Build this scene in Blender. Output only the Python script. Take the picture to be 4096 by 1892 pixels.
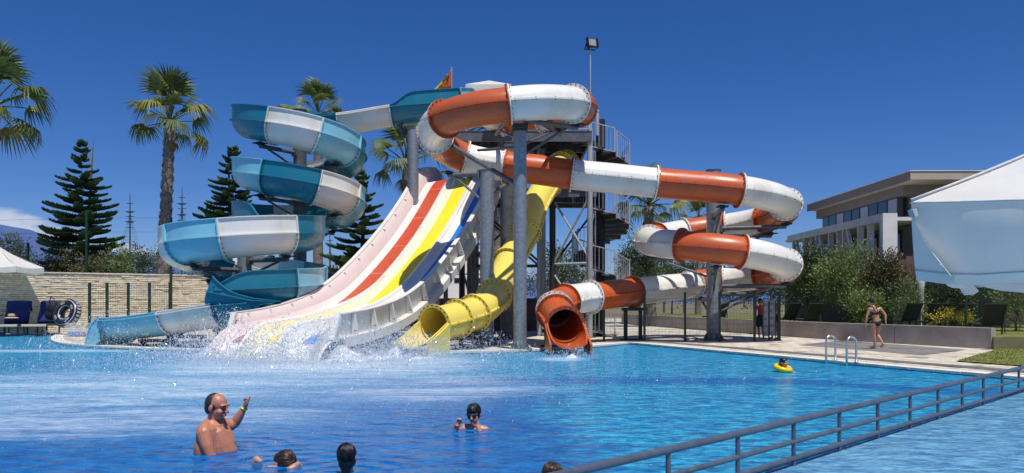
import bpy, bmesh, math, random
from mathutils import Vector, Matrix, Euler, noise as mnoise
R = math.radians
rng = random.Random(7)
scene = bpy.context.scene
for o in list(bpy.data.objects): bpy.data.objects.remove(o)
COL = scene.collection

# ---------------------------------------------------------------- camera
CAMZ, FPX, HOR = 1.55, 768.0, 302.0          # eye height above the deck, focal length and horizon row of the 1024 px wide frame
cd = bpy.data.cameras.new('camera'); cam = bpy.data.objects.new('camera', cd); COL.objects.link(cam)
cam.location = (0, 0, CAMZ); cam.rotation_euler = (R(90), 0, 0)
cd.sensor_width = 36.0; cd.lens = 36.0 * FPX / 1024; cd.shift_y = (HOR - 236.5) / 1024
cd.clip_start = 0.1; cd.clip_end = 30000
scene.camera = cam

# ---------------------------------------------------------------- sky and sun
SUN_EL, SUN_AZ = 68.0, 24.0                   # the sun stands behind the viewer's right shoulder
el, az = R(SUN_EL), R(SUN_AZ)
SUN = Vector((math.sin(az) * math.cos(el), -math.cos(az) * math.cos(el), math.sin(el)))
sl = bpy.data.lights.new('sun', 'SUN'); sl.energy = 4.6; sl.angle = R(0.53); sl.color = (1.0, 0.955, 0.88)
so = bpy.data.objects.new('sun', sl); COL.objects.link(so)
so.rotation_euler = (-SUN).to_track_quat('-Z', 'Y').to_euler(); so.location = (20, -20, 40)
W = bpy.data.worlds.new('World'); scene.world = W; W.use_nodes = True
nt = W.node_tree; nt.nodes.clear()
out = nt.nodes.new('ShaderNodeOutputWorld'); bg = nt.nodes.new('ShaderNodeBackground')
sky = nt.nodes.new('ShaderNodeTexSky'); sky.sky_type = 'NISHITA'; sky.sun_disc = False
sky.sun_elevation = el; sky.sun_rotation = math.atan2(SUN.x, SUN.y)
sky.altitude = 1200; sky.air_density = 1.0; sky.dust_density = 0.55; sky.ozone_density = 5.0
geo = nt.nodes.new('ShaderNodeTexCoord')
sep = nt.nodes.new('ShaderNodeSeparateXYZ'); nt.links.new(geo.outputs['Generated'], sep.inputs[0])
# banks of cumulus low over the horizon, all the way round
mp = nt.nodes.new('ShaderNodeMapping'); mp.inputs['Scale'].default_value = (9, 9, 26); nt.links.new(geo.outputs['Generated'], mp.inputs[0])
cn = nt.nodes.new('ShaderNodeTexNoise'); cn.inputs['Scale'].default_value = 1.0; cn.inputs['Detail'].default_value = 9; cn.inputs['Roughness'].default_value = 0.56
nt.links.new(mp.outputs[0], cn.inputs['Vector'])
mp2 = nt.nodes.new('ShaderNodeMapping'); mp2.inputs['Scale'].default_value = (2.1, 2.1, 0.0); mp2.inputs['Location'].default_value = (0.55, 0.2, 0); nt.links.new(geo.outputs['Generated'], mp2.inputs[0])
cn2 = nt.nodes.new('ShaderNodeTexNoise'); cn2.inputs['Scale'].default_value = 1.0; cn2.inputs['Detail'].default_value = 2; nt.links.new(mp2.outputs[0], cn2.inputs['Vector'])
def wmath(op, a, b=None, c=None):
    n = nt.nodes.new('ShaderNodeMath'); n.operation = op
    for i, x in enumerate((a, b, c)):
        if x is None: continue
        if isinstance(x, (int, float)): n.inputs[i].default_value = x
        else: nt.links.new(x, n.inputs[i])
    return n.outputs[0]
def wrange(x, a, b, c=0.0, d=1.0):
    n = nt.nodes.new('ShaderNodeMapRange'); n.interpolation_type = 'SMOOTHSTEP'
    nt.links.new(x, n.inputs[0])
    for i, q in enumerate((a, b, c, d)): n.inputs[i + 1].default_value = q
    return n.outputs[0]
zz = sep.outputs[2]
height = wmath('ADD', wmath('MULTIPLY', wrange(sep.outputs[0], -0.15, -0.6), 0.095), wmath('MULTIPLY', cn2.outputs[0], 0.03))          # how high a bank reaches
lvl = wmath('SUBTRACT', height, zz)
dens = wmath('ADD', wmath('MULTIPLY', lvl, 9.0), wmath('SUBTRACT', cn.outputs[0], 0.62))
cloud = wmath('MULTIPLY', wrange(dens, 0.0, 0.16), wrange(zz, -0.01, 0.05))
mixc = nt.nodes.new('ShaderNodeMix'); mixc.data_type = 'RGBA'
nt.links.new(wmath('MULTIPLY', cloud, 0.62), mixc.inputs[0])
hs = nt.nodes.new('ShaderNodeHueSaturation'); hs.inputs['Saturation'].default_value = 1.25; hs.inputs['Value'].default_value = 1.0
nt.links.new(sky.outputs[0], hs.inputs['Color'])
tint = nt.nodes.new('ShaderNodeMix'); tint.data_type = 'RGBA'; tint.blend_type = 'MULTIPLY'; tint.inputs[0].default_value = 1.0   # clean, dry air
nt.links.new(hs.outputs[0], tint.inputs[6]); tint.inputs[7].default_value = (0.74, 0.80, 1.10, 1)
nt.links.new(tint.outputs[2], mixc.inputs[6]); mixc.inputs[7].default_value = (9.0, 9.0, 9.6, 1)
nt.links.new(mixc.outputs[2], bg.inputs[0]); bg.inputs[1].default_value = 0.085
nt.links.new(bg.outputs[0], out.inputs[0])
vs = scene.view_settings; vs.view_transform = 'Standard'; vs.look = 'None'; vs.exposure = 0.0; vs.gamma = 1.0; vs.use_curve_mapping = False
scene.render.engine = 'CYCLES'
scene.cycles.max_bounces = 6; scene.cycles.diffuse_bounces = 3; scene.cycles.glossy_bounces = 3; scene.cycles.transmission_bounces = 4; scene.cycles.transparent_max_bounces = 12
scene.cycles.use_denoising = True
scene.cycles.sample_clamp_indirect = 6.0

# ---------------------------------------------------------------- helpers
def at(u, v, d): return Vector(((u - 512) / FPX * d, d, CAMZ + (HOR - v) / FPX * d))
def gx(u, d): return (u - 512) / FPX * d
def hx(s):
    s = s.lstrip('#'); c = [int(s[i:i + 2], 16) / 255 for i in (0, 2, 4)]
    return tuple((x / 12.92 if x <= 0.04045 else ((x + 0.055) / 1.055) ** 2.4) for x in c)

MATS = {}
def mat(name, col, rough=0.6, metal=0.0, var=0.0, vscale=3.0, bump=0.0, bscale=20.0, spec=0.5, col2=None, lo=0.35, hi=0.65, stretch=None, trans=0.0, coat=0.0, detail=5, rvar=0.0, sss=0.0):
    if name in MATS: return MATS[name]
    m = bpy.data.materials.new(name); m.use_nodes = True; t = m.node_tree; b = t.nodes['Principled BSDF']
    b.inputs['Roughness'].default_value = rough; b.inputs['Metallic'].default_value = metal
    b.inputs['Specular IOR Level'].default_value = spec; b.inputs['Coat Weight'].default_value = coat
    b.inputs['Base Color'].default_value = (*col, 1)
    tc = t.nodes.new('ShaderNodeTexCoord'); vec = tc.outputs['Object']
    if stretch:
        q = t.nodes.new('ShaderNodeMapping'); q.inputs['Scale'].default_value = stretch; t.links.new(vec, q.inputs[0]); vec = q.outputs[0]
    if var > 0 or col2:
        n = t.nodes.new('ShaderNodeTexNoise'); n.inputs['Scale'].default_value = vscale; n.inputs['Detail'].default_value = detail; n.inputs['Roughness'].default_value = 0.6
        t.links.new(vec, n.inputs['Vector'])
        r = t.nodes.new('ShaderNodeMapRange'); r.inputs[1].default_value = lo; r.inputs[2].default_value = hi; t.links.new(n.outputs[0], r.inputs[0])
        x = t.nodes.new('ShaderNodeMix'); x.data_type = 'RGBA'; t.links.new(r.outputs[0], x.inputs[0])
        c2 = col2 if col2 else tuple(c * (1 - var) for c in col)
        x.inputs[6].default_value = (*c2, 1); x.inputs[7].default_value = (*col, 1)
        t.links.new(x.outputs[2], b.inputs['Base Color'])
        if rvar:
            rr = t.nodes.new('ShaderNodeMapRange'); t.links.new(n.outputs[0], rr.inputs[0]); rr.inputs[1].default_value = lo; rr.inputs[2].default_value = hi
            rr.inputs[3].default_value = rough + rvar; rr.inputs[4].default_value = rough; t.links.new(rr.outputs[0], b.inputs['Roughness'])
    if bump > 0:
        n2 = t.nodes.new('ShaderNodeTexNoise'); n2.inputs['Scale'].default_value = bscale; n2.inputs['Detail'].default_value = 4; t.links.new(vec, n2.inputs['Vector'])
        bp = t.nodes.new('ShaderNodeBump'); bp.inputs['Strength'].default_value = bump; bp.inputs['Distance'].default_value = 0.02
        t.links.new(n2.outputs[0], bp.inputs['Height']); t.links.new(bp.outputs[0], b.inputs['Normal'])
    if trans > 0:      # thin leaf or cloth: part of the light comes through
        tr = t.nodes.new('ShaderNodeBsdfTranslucent'); mx = t.nodes.new('ShaderNodeMixShader'); mx.inputs[0].default_value = trans
        src = b.inputs['Base Color'].links[0].from_socket if b.inputs['Base Color'].links else None
        if src: t.links.new(src, tr.inputs[0])
        else: tr.inputs[0].default_value = (*col, 1)
        t.links.new(b.outputs[0], mx.inputs[1]); t.links.new(tr.outputs[0], mx.inputs[2])
        t.links.new(mx.outputs[0], t.nodes['Material Output'].inputs[0])
    if sss > 0:
        b.inputs['Subsurface Weight'].default_value = sss; b.inputs['Subsurface Radius'].default_value = (0.02, 0.008, 0.004); b.inputs['Subsurface Scale'].default_value = 0.5
    MATS[name] = m
    return m

class MB:
    """collects faces and links them as one mesh object"""
    def __init__(s): s.v = []; s.f = []; s.m = []; s.cur = 0
    def add(s, vs, fs):
        k = len(s.v); s.v += [tuple(x) for x in vs]
        for f in fs: s.f.append(tuple(i + k for i in f)); s.m.append(s.cur)
        return s
    def box(s, c, size, rz=0.0, M=None):
        x, y, z = (q / 2 for q in size); c = Vector(c)
        vs = [Vector((a, b, d)) for a in (-x, x) for b in (-y, y) for d in (-z, z)]
        m = M if M is not None else Matrix.Rotation(rz, 3, 'Z')
        return s.add([m @ q + c for q in vs], [(0, 1, 3, 2), (4, 6, 7, 5), (0, 4, 5, 1), (2, 3, 7, 6), (0, 2, 6, 4), (1, 5, 7, 3)])
    def boxmm(s, a, b): 
        a, b = Vector(a), Vector(b); return s.box((a + b) / 2, [abs(q) for q in (b - a)])
    def bar(s, p, q, w, h=None, up=Vector((0, 0, 1))):
        p, q = Vector(p), Vector(q); h = w if h is None else h; d = q - p; L = d.length; d.normalize()
        r = d.cross(up)
        if r.length < 1e-4: r = d.cross(Vector((1, 0, 0)))
        r.normalize(); u = r.cross(d)
        M = Matrix((r, d, u)).transposed()
        return s.box((p + q) / 2, (w, L, h), M=M)
    def tube(s, pts, rad, n=8, caps=True):
        pts = [Vector(p) for p in pts]; N = len(pts)
        if isinstance(rad, (int, float)): rad = [rad] * N
        vs = []; last = None
        for i, p in enumerate(pts):
            t = (pts[min(i + 1, N - 1)] - pts[max(i - 1, 0)]).normalized()
            if last is None:
                a = t.cross(Vector((0, 0, 1)))
                if a.length < 1e-3: a = t.cross(Vector((1, 0, 0)))
            else: a = last - t * last.dot(t)
            a.normalize(); b = t.cross(a); last = a
            vs += [p + (a * math.cos(2 * math.pi * k / n) + b * math.sin(2 * math.pi * k / n)) * rad[i] for k in range(n)]
        fs = [(i * n + k, i * n + (k + 1) % n, (i + 1) * n + (k + 1) % n, (i + 1) * n + k) for i in range(N - 1) for k in range(n)]
        if caps: fs += [tuple(range(n - 1, -1, -1)), tuple((N - 1) * n + k for k in range(n))]
        return s.add(vs, fs)
    def lathe(s, prof, c=(0, 0, 0), n=16, M=None):
        c = Vector(c); vs = []
        for r, z in prof:
            for k in range(n):
                q = Vector((r * math.cos(2 * math.pi * k / n), r * math.sin(2 * math.pi * k / n), z)); vs.append((M @ q if M is not None else q) + c)
        m = len(prof)
        fs = [(i * n + k, i * n + (k + 1) % n, (i + 1) * n + (k + 1) % n, (i + 1) * n + k) for i in range(m - 1) for k in range(n)]
        if prof[0][0] > 1e-4: fs.append(tuple(range(n - 1, -1, -1)))
        if prof[-1][0] > 1e-4: fs.append(tuple((m - 1) * n + k for k in range(n)))
        return s.add(vs, fs)
    def ball(s, c, r, nu=10, nv=7, M=None):
        c = Vector(c); r = (r, r, r) if isinstance(r, (int, float)) else r
        vs = []; 
        for j in range(nv + 1):
            th = math.pi * j / nv
            for k in range(nu):
                ph = 2 * math.pi * k / nu
                q = Vector((r[0] * math.sin(th) * math.cos(ph), r[1] * math.sin(th) * math.sin(ph), r[2] * math.cos(th)))
                vs.append((M @ q if M is not None else q) + c)
        fs = []
        for j in range(nv):
            for k in range(nu):
                a, b = j * nu + k, j * nu + (k + 1) % nu
                fs.append((a, a + nu, b + nu, b))
        return s.add(vs, fs)
    def poly(s, pts, z0, z1):
        n = len(pts); vs = [(p[0], p[1], z0) for p in pts] + [(p[0], p[1], z1) for p in pts]
        return s.add(vs, [tuple(range(n - 1, -1, -1)), tuple(range(n, 2 * n))] + [(i, (i + 1) % n, n + (i + 1) % n, n + i) for i in range(n)])
    def build(s, name, m=None, parent=None, smooth=False, auto=None, bevel=0.0, kind=None):
        me = bpy.data.meshes.new(name); me.from_pydata(s.v, [], s.f)
        bm = bmesh.new(); bm.from_mesh(me); bmesh.ops.remove_doubles(bm, verts=bm.verts, dist=1e-6) if len(s.v) < 60000 and smooth else None
        bmesh.ops.recalc_face_normals(bm, faces=bm.faces) if len(s.f) < 60000 else None
        bm.to_mesh(me); bm.free()
        ms = m if isinstance(m, (list, tuple)) else [m]
        for q in ms:
            if q is not None: me.materials.append(q)
        if len(ms) > 1 and len(s.m) == len(me.polygons): me.polygons.foreach_set('material_index', s.m)
        if smooth: me.polygons.foreach_set('use_smooth', [True] * len(me.polygons))
        if auto is not None:
            me.polygons.foreach_set('use_smooth', [True] * len(me.polygons)); me.set_sharp_from_angle(angle=R(auto))
        me.update()
        o = bpy.data.objects.new(name, me); COL.objects.link(o)
        if bevel > 0:
            bv = o.modifiers.new('bevel', 'BEVEL'); bv.width = bevel; bv.segments = 2; bv.limit_method = 'ANGLE'; bv.angle_limit = R(40)
        if parent is not None: under(o, parent)
        if kind: o['kind'] = kind
        return o
def world_loc(o):
    l = Vector((0, 0, 0))
    while o is not None: l = l + Vector(o.location); o = o.parent
    return l
def under(o, parent):
    """child built in world coordinates below an unrotated parent"""
    w = world_loc(parent); o.parent = parent; o.location = Vector(o.location) - w
def thing(name, label, cat, loc=(0, 0, 0), group=None, rz=0.0):
    o = bpy.data.objects.new(name, None); COL.objects.link(o); o.location = loc; o.rotation_euler = (0, 0, rz); o.empty_display_size = 0.2
    return tag(o, label, cat, group)
def tag(o, label, cat, group=None):
    o['label'] = label; o['category'] = cat
    if group: o['group'] = group
    return o
def struct(o): o['kind'] = 'structure'; return o
def dup(o, loc=None, rz=None, parent=None, label=None, sc=None):
    c = o.copy(); COL.objects.link(c)
    if parent is not None: c.parent = parent; c.matrix_parent_inverse = o.matrix_parent_inverse.copy()
    if loc is not None: c.location = loc
    if rz is not None: c.rotation_euler = (0, 0, rz)
    if sc is not None: c.scale = (sc, sc, sc)
    if label: c['label'] = label
    for ch in list(o.children): dup(ch, parent=c)
    return c

def catmull(P, step=0.12):
    """dense polyline through the points"""
    P = [Vector(p) for p in P]; Q = [2 * P[0] - P[1]] + P + [2 * P[-1] - P[-2]]; outp = []
    for i in range(1, len(Q) - 2):
        a, b, c, d = Q[i - 1], Q[i], Q[i + 1], Q[i + 2]
        n = max(2, int((c - b).length / step))
        t0 = 0.0; t1 = t0 + max((b - a).length, 1e-4) ** 0.5; t2 = t1 + max((c - b).length, 1e-4) ** 0.5; t3 = t2 + max((d - c).length, 1e-4) ** 0.5
        for k in range(n):
            t = t1 + (t2 - t1) * k / n
            A1 = a * ((t1 - t) / (t1 - t0)) + b * ((t - t0) / (t1 - t0)); A2 = b * ((t2 - t) / (t2 - t1)) + c * ((t - t1) / (t2 - t1)); A3 = c * ((t3 - t) / (t3 - t2)) + d * ((t - t2) / (t3 - t2))
            B1 = A1 * ((t2 - t) / (t2 - t0)) + A2 * ((t - t0) / (t2 - t0)); B2 = A2 * ((t3 - t) / (t3 - t1)) + A3 * ((t - t1) / (t3 - t1))
            outp.append(B1 * ((t2 - t) / (t2 - t1)) + B2 * ((t - t1) / (t2 - t1)))
    outp.append(P[-1].copy())
    for _ in range(3):      # ease the bends
        outp = [outp[0]] + [(outp[i - 1] + 2 * outp[i] + outp[i + 1]) / 4 for i in range(1, len(outp) - 1)] + [outp[-1]]
    return outp
def frames(pts):
    F = []; N = len(pts)
    for i in range(N):
        t = (pts[min(i + 1, N - 1)] - pts[max(i - 1, 0)]).normalized()
        r = t.cross(Vector((0, 0, 1))).normalized(); u = r.cross(t).normalized(); F.append((pts[i], t, r, u))
    return F
def nearest(pts, p, i0=0, i1=None):
    p = Vector(p); i1 = len(pts) if i1 is None else min(i1, len(pts)); return min(range(i0, i1), key=lambda i: (pts[i] - p).length)
def sweep(mb, F, prof, closed=True, caps=True):
    """prof: list of (right, up) or a function of the index in F"""
    n = None; vs = []
    for i, (p, t, r, u) in enumerate(F):
        pr = prof(i) if callable(prof) else prof; n = len(pr)
        vs += [p + r * a + u * b for a, b in pr]
    m = n if closed else n - 1
    fs = [(i * n + k, i * n + (k + 1) % n, (i + 1) * n + (k + 1) % n, (i + 1) * n + k) for i in range(len(F) - 1) for k in range(m)]
    if caps and closed: fs += [tuple(range(n - 1, -1, -1)), tuple((len(F) - 1) * n + k for k in range(n))]
    mb.add(vs, fs); return mb
# ---------------------------------------------------------------- materials
def frp(name, c, dirt=0.12, rough=0.22):     # gel-coated fibreglass: glossy, a little chalked and water-stained
    return mat(name, c, rough=rough, col2=tuple(q * (1 - dirt * 1.6) + 0.03 for q in c), vscale=1.5, lo=0.30, hi=0.62, spec=0.5, stretch=(1, 1, 0.5), rvar=0.25, bump=0.05, bscale=3.0, detail=9)
M_OR = frp('orange_gelcoat', (0.58, 0.108, 0.020), 0.20); M_WH = mat('white_gelcoat', (0.80, 0.785, 0.73), rough=0.24, col2=(0.66, 0.61, 0.52), vscale=1.3, lo=0.28, hi=0.55, stretch=(1, 1, 0.45), rvar=0.2, bump=0.05, bscale=3.0, detail=9)
M_TE = frp('teal_gelcoat', (0.006, 0.20, 0.295)); M_LB = frp('pale_blue_gelcoat', (0.25, 0.59, 0.71)); M_YE = frp('yellow_gelcoat', (0.87, 0.68, 0.12))
M_RED = frp('red_gelcoat', (0.56, 0.062, 0.010)); M_LYE = frp('lemon_gelcoat', (0.95, 0.74, 0.02)); M_BLU = frp('blue_gelcoat', (0.01, 0.19, 0.62))
M_RED_REFL = frp('white_gelcoat_red_reflection', (0.80, 0.68, 0.64), 0.06); M_CREAM = frp('cream_joint_yellow_reflection', (0.84, 0.76, 0.52), 0.06)  # red and yellow lane reflections tinted into white wall and banks; cream also joints
M_OIN = frp('amber_gelcoat', (0.70, 0.22, 0.02))
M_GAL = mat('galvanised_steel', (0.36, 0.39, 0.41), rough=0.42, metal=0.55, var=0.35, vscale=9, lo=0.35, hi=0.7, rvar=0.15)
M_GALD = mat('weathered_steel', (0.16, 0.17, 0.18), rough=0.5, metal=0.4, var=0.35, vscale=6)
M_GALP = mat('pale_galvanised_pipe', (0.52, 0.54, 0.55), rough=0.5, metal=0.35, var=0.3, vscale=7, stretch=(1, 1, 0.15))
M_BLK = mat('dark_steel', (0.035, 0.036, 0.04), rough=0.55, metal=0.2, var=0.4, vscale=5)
M_BOLT = mat('bolt_steel', (0.10, 0.10, 0.10), rough=0.45, metal=0.6, var=0.2)
M_GRN = mat('green_painted_steel', (0.008, 0.045, 0.025), rough=0.4, var=0.3, vscale=6)
M_CONC = mat('concrete', (0.40, 0.355, 0.33), rough=0.85, var=0.28, vscale=1.3, bump=0.25, bscale=30, detail=9)
M_WOOD = mat('decking', (0.09, 0.07, 0.055), rough=0.7, var=0.4, vscale=4, stretch=(8, 1, 1))
M_SST = mat('polished_steel', (0.62, 0.62, 0.60), rough=0.28, metal=0.8, var=0.1)
M_RAIL = mat('blue_grey_rail_paint', (0.13, 0.155, 0.20), rough=0.38, metal=0.25, var=0.3, vscale=8, bump=0.05)
M_CLOTH = mat('white_canvas', (0.90, 0.86, 0.79), rough=0.9, var=0.10, vscale=4, trans=0.38, bump=0.15, bscale=5)
M_DARKW = mat('brown_render', (0.12, 0.075, 0.062), rough=0.85, var=0.3, vscale=2)

# ---------------------------------------------------------------- ground, pool, deck
WZ = -0.05                                     # water level; the deck is z = 0
def wpt(u, v):                                 # where a sight line meets the water
    d = (CAMZ - WZ) * FPX / (v - HOR); return (gx(u, d), d)
# outline of the far pool edge, left to right
edge = [(-60, 40.5), (-25.5, 37.9), (-22.4, 37.9)]
edge += [(-21.6, 36.6), (-20.0, 33.4), (-17.6, 29.6), (-15.6, 27.6), (-13.4, 26.2), (-9.5, 24.3), (-5.8, 23.5), (-1.7, 23.6), (0.83, 24.9), (2.3, 26.2), (3.4, 27.8), (4.45, 29.2)]
redge = [(4.45, 29.2), (5.0, 27.9), (7.43, 22.3), (9.13, 18.3), (10.5, 15.6), (14.5, 7.2), (18.0, 0.0), (20.0, -6)]
front = [(20, -12), (-60, -12)]
def smooth2(P, it=2):
    for _ in range(it):
        Q = [P[0]]
        for a, b in zip(P[:-1], P[1:]): Q += [(a[0] * .75 + b[0] * .25, a[1] * .75 + b[1] * .25), (a[0] * .25 + b[0] * .75, a[1] * .25 + b[1] * .75)]
        Q.append(P[-1]); P = Q
    return P
pe = smooth2(edge[:3], 1)[:-1] + smooth2(edge[2:], 2)[:-1] + [(4.45, 29.2)] + smooth2(redge, 1)[1:]
pool_poly = pe + front

def fill_with_hole(name, outer, hole, z, m):
    bm = bmesh.new()
    def ring(P):
        vs = [bm.verts.new((p[0], p[1], z)) for p in P]; return [bm.edges.new((vs[i], vs[(i + 1) % len(vs)])) for i in range(len(vs))]
    es = ring(outer) + (ring(hole) if hole else [])
    bmesh.ops.triangle_fill(bm, use_beauty=True, use_dissolve=False, edges=es)
    for f in bm.faces:
        if f.normal.z < 0: f.normal_flip()
    me = bpy.data.meshes.new(name); bm.to_mesh(me); bm.free(); me.materials.append(m)
    o = bpy.data.objects.new(name, me); COL.objects.link(o); return o
# stone paving: procedural slab joints and stains on a sheet; near bands of slabs are built below
def paving_mat(name, c1, c2, c3, bw, bh, rot=0.0, mortar=(0.16, 0.14, 0.11), msize=0.012):
    m = bpy.data.materials.new(name); m.use_nodes = True; t = m.node_tree; b = t.nodes['Principled BSDF']; b.inputs['Roughness'].default_value = 0.8
    tc = t.nodes.new('ShaderNodeTexCoord'); mpn = t.nodes.new('ShaderNodeMapping'); mpn.inputs['Rotation'].default_value = (0, 0, rot); t.links.new(tc.outputs['Object'], mpn.inputs[0])
    br = t.nodes.new('ShaderNodeTexBrick'); t.links.new(mpn.outputs[0], br.inputs['Vector']); br.inputs['Scale'].default_value = 1.0
    br.inputs['Brick Width'].default_value = bw; br.inputs['Row Height'].default_value = bh; br.inputs['Mortar Size'].default_value = msize
    br.inputs['Color1'].default_value = (*c1, 1); br.inputs['Color2'].default_value = (*c2, 1); br.inputs['Mortar'].default_value = (*mortar, 1)
    n = t.nodes.new('ShaderNodeTexNoise'); n.inputs['Scale'].default_value = 0.55; n.inputs['Detail'].default_value = 8; n.inputs['Roughness'].default_value = 0.65; t.links.new(tc.outputs['Object'], n.inputs['Vector'])
    r = t.nodes.new('ShaderNodeMapRange'); r.inputs[1].default_value = 0.48; r.inputs[2].default_value = 0.68; t.links.new(n.outputs[0], r.inputs[0])
    x = t.nodes.new('ShaderNodeMix'); x.data_type = 'RGBA'; t.links.new(r.outputs[0], x.inputs[0]); t.links.new(br.outputs[0], x.inputs[6]); x.inputs[7].default_value = (*c3, 1)
    n3 = t.nodes.new('ShaderNodeTexNoise'); n3.inputs['Scale'].default_value = 0.9; n3.inputs['Detail'].default_value = 6; t.links.new(tc.outputs['Object'], n3.inputs['Vector'])
    wm = t.nodes.new('ShaderNodeMapRange'); wm.inputs[1].default_value = 0.57; wm.inputs[2].default_value = 0.63; t.links.new(n3.outputs[0], wm.inputs[0])
    wx = t.nodes.new('ShaderNodeMix'); wx.data_type = 'RGBA'; wx.blend_type = 'MULTIPLY'; t.links.new(wm.outputs[0], wx.inputs[0]); t.links.new(x.outputs[2], wx.inputs[6]); wx.inputs[7].default_value = (0.62, 0.60, 0.57, 1)
    rm_ = t.nodes.new('ShaderNodeMapRange'); t.links.new(wm.outputs[0], rm_.inputs[0]); rm_.inputs[3].default_value = 0.8; rm_.inputs[4].default_value = 0.28; t.links.new(rm_.outputs[0], b.inputs['Roughness'])
    t.links.new(wx.outputs[2], b.inputs['Base Color'])
    bp = t.nodes.new('ShaderNodeBump'); bp.inputs['Strength'].default_value = 0.4; bp.inputs['Distance'].default_value = 0.01; t.links.new(br.outputs['Fac'], bp.inputs['Height']); bp.invert = True; t.links.new(bp.outputs[0], b.inputs['Normal'])
    MATS[name] = m; return m
M_PAVE = paving_mat('travertine_paving', (0.70, 0.65, 0.54), (0.61, 0.55, 0.44), (0.47, 0.38, 0.26), 0.6, 0.4, R(-22), msize=0.02)
M_GREYP = paving_mat('grey_block_paving', (0.235, 0.22, 0.205), (0.20, 0.19, 0.18), (0.16, 0.15, 0.14), 0.2, 0.1, R(-22), msize=0.006)
M_COPE = mat('white_coping_stone', (0.74, 0.70, 0.60), rough=0.7, var=0.25, vscale=1.5, lo=0.3, hi=0.55, bump=0.1)
M_DKPAVE = mat('slate_band', (0.17, 0.165, 0.16), rough=0.75, var=0.45, vscale=1.1, lo=0.35, hi=0.6, detail=9)
M_SOIL = mat('dry_earth', (0.22, 0.18, 0.11), rough=0.95, var=0.5, vscale=0.3, col2=(0.09, 0.10, 0.04), lo=0.4, hi=0.6, detail=8)
gr = struct(fill_with_hole('ground', [(-9000, -60), (9000, -60), (9000, 14000), (-9000, 14000)], [(-62, -15), (60, -15), (60, 75), (-62, 75)], -0.02, M_SOIL))
dk = struct(fill_with_hole('pool_deck', [(-62, -15), (60, -15), (60, 75), (-62, 75)], pool_poly, 0.0, M_PAVE))

# coping stones round the pool, each stone its own piece
def offset_line(P, off):
    Q = []
    for i, p in enumerate(P):
        a = Vector(P[max(i - 1, 0)]); b = Vector(P[min(i + 1, len(P) - 1)]); t = (b - a).normalized(); n = Vector((-t.y, t.x)); Q.append((p[0] + n.x * off, p[1] + n.y * off))
    return Q
def resample(P, step):
    out_ = [Vector(P[0])]; acc = 0.0
    for a, b in zip(P[:-1], P[1:]):
        a, b = Vector(a), Vector(b); L = (b - a).length
        if L < 1e-6: continue
        s = step - acc
        while s <= L: out_.append(a + (b - a) * (s / L)); s += step
        acc = (acc + L) % step
    return [(p.x, p.y) for p in out_]
cope_line = [p for p in pe if p[0] > -33 and p[1] > 11.5]
def course(name, label, a, b, z0, z1, step, m, gap=0.008):
    root = struct(thing(name, label, None, (0, 25, 0))); del root['category']; del root['label']
    L = resample(cope_line, step); A = offset_line(L, a); B = offset_line(L, b)
    for i in range(len(L) - 1):
        q = MB(); 
        c = [Vector((*A[i], 0)), Vector((*A[i + 1], 0)), Vector((*B[i + 1], 0)), Vector((*B[i], 0))]
        cc = sum(c, Vector()) / 4; c = [cc + (x - cc) * (1 - gap / step * 2) for x in c]; dz = rng.uniform(-0.003, 0.003)
        q.poly([(x.x, x.y) for x in c], z0, z1 + dz); q.build('coping_stone' if 'coping' in name else 'slab', m, root)
    return root
course('pool_coping', '', -0.10, 0.36, -0.03, 0.03, 0.62, M_COPE)
course('overflow_channel', '', 0.40, 0.72, 0.004, 0.012, 0.9, mat('grating_stone', (0.55, 0.50, 0.42), rough=0.8, var=0.35, vscale=2))
# pool shell below the water
M_TILE = mat('blue_mosaic', (0.03, 0.16, 0.42), rough=0.3, var=0.35, vscale=18)
sh = MB(); n = len(pool_poly)
for i in range(n):
    a, b = pool_poly[i], pool_poly[(i + 1) % n]; sh.add([(a[0], a[1], -1.6), (b[0], b[1], -1.6), (b[0], b[1], -0.035), (a[0], a[1], -0.035)], [(0, 1, 2, 3)])
struct(sh.build('pool_basin', M_TILE))

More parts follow.
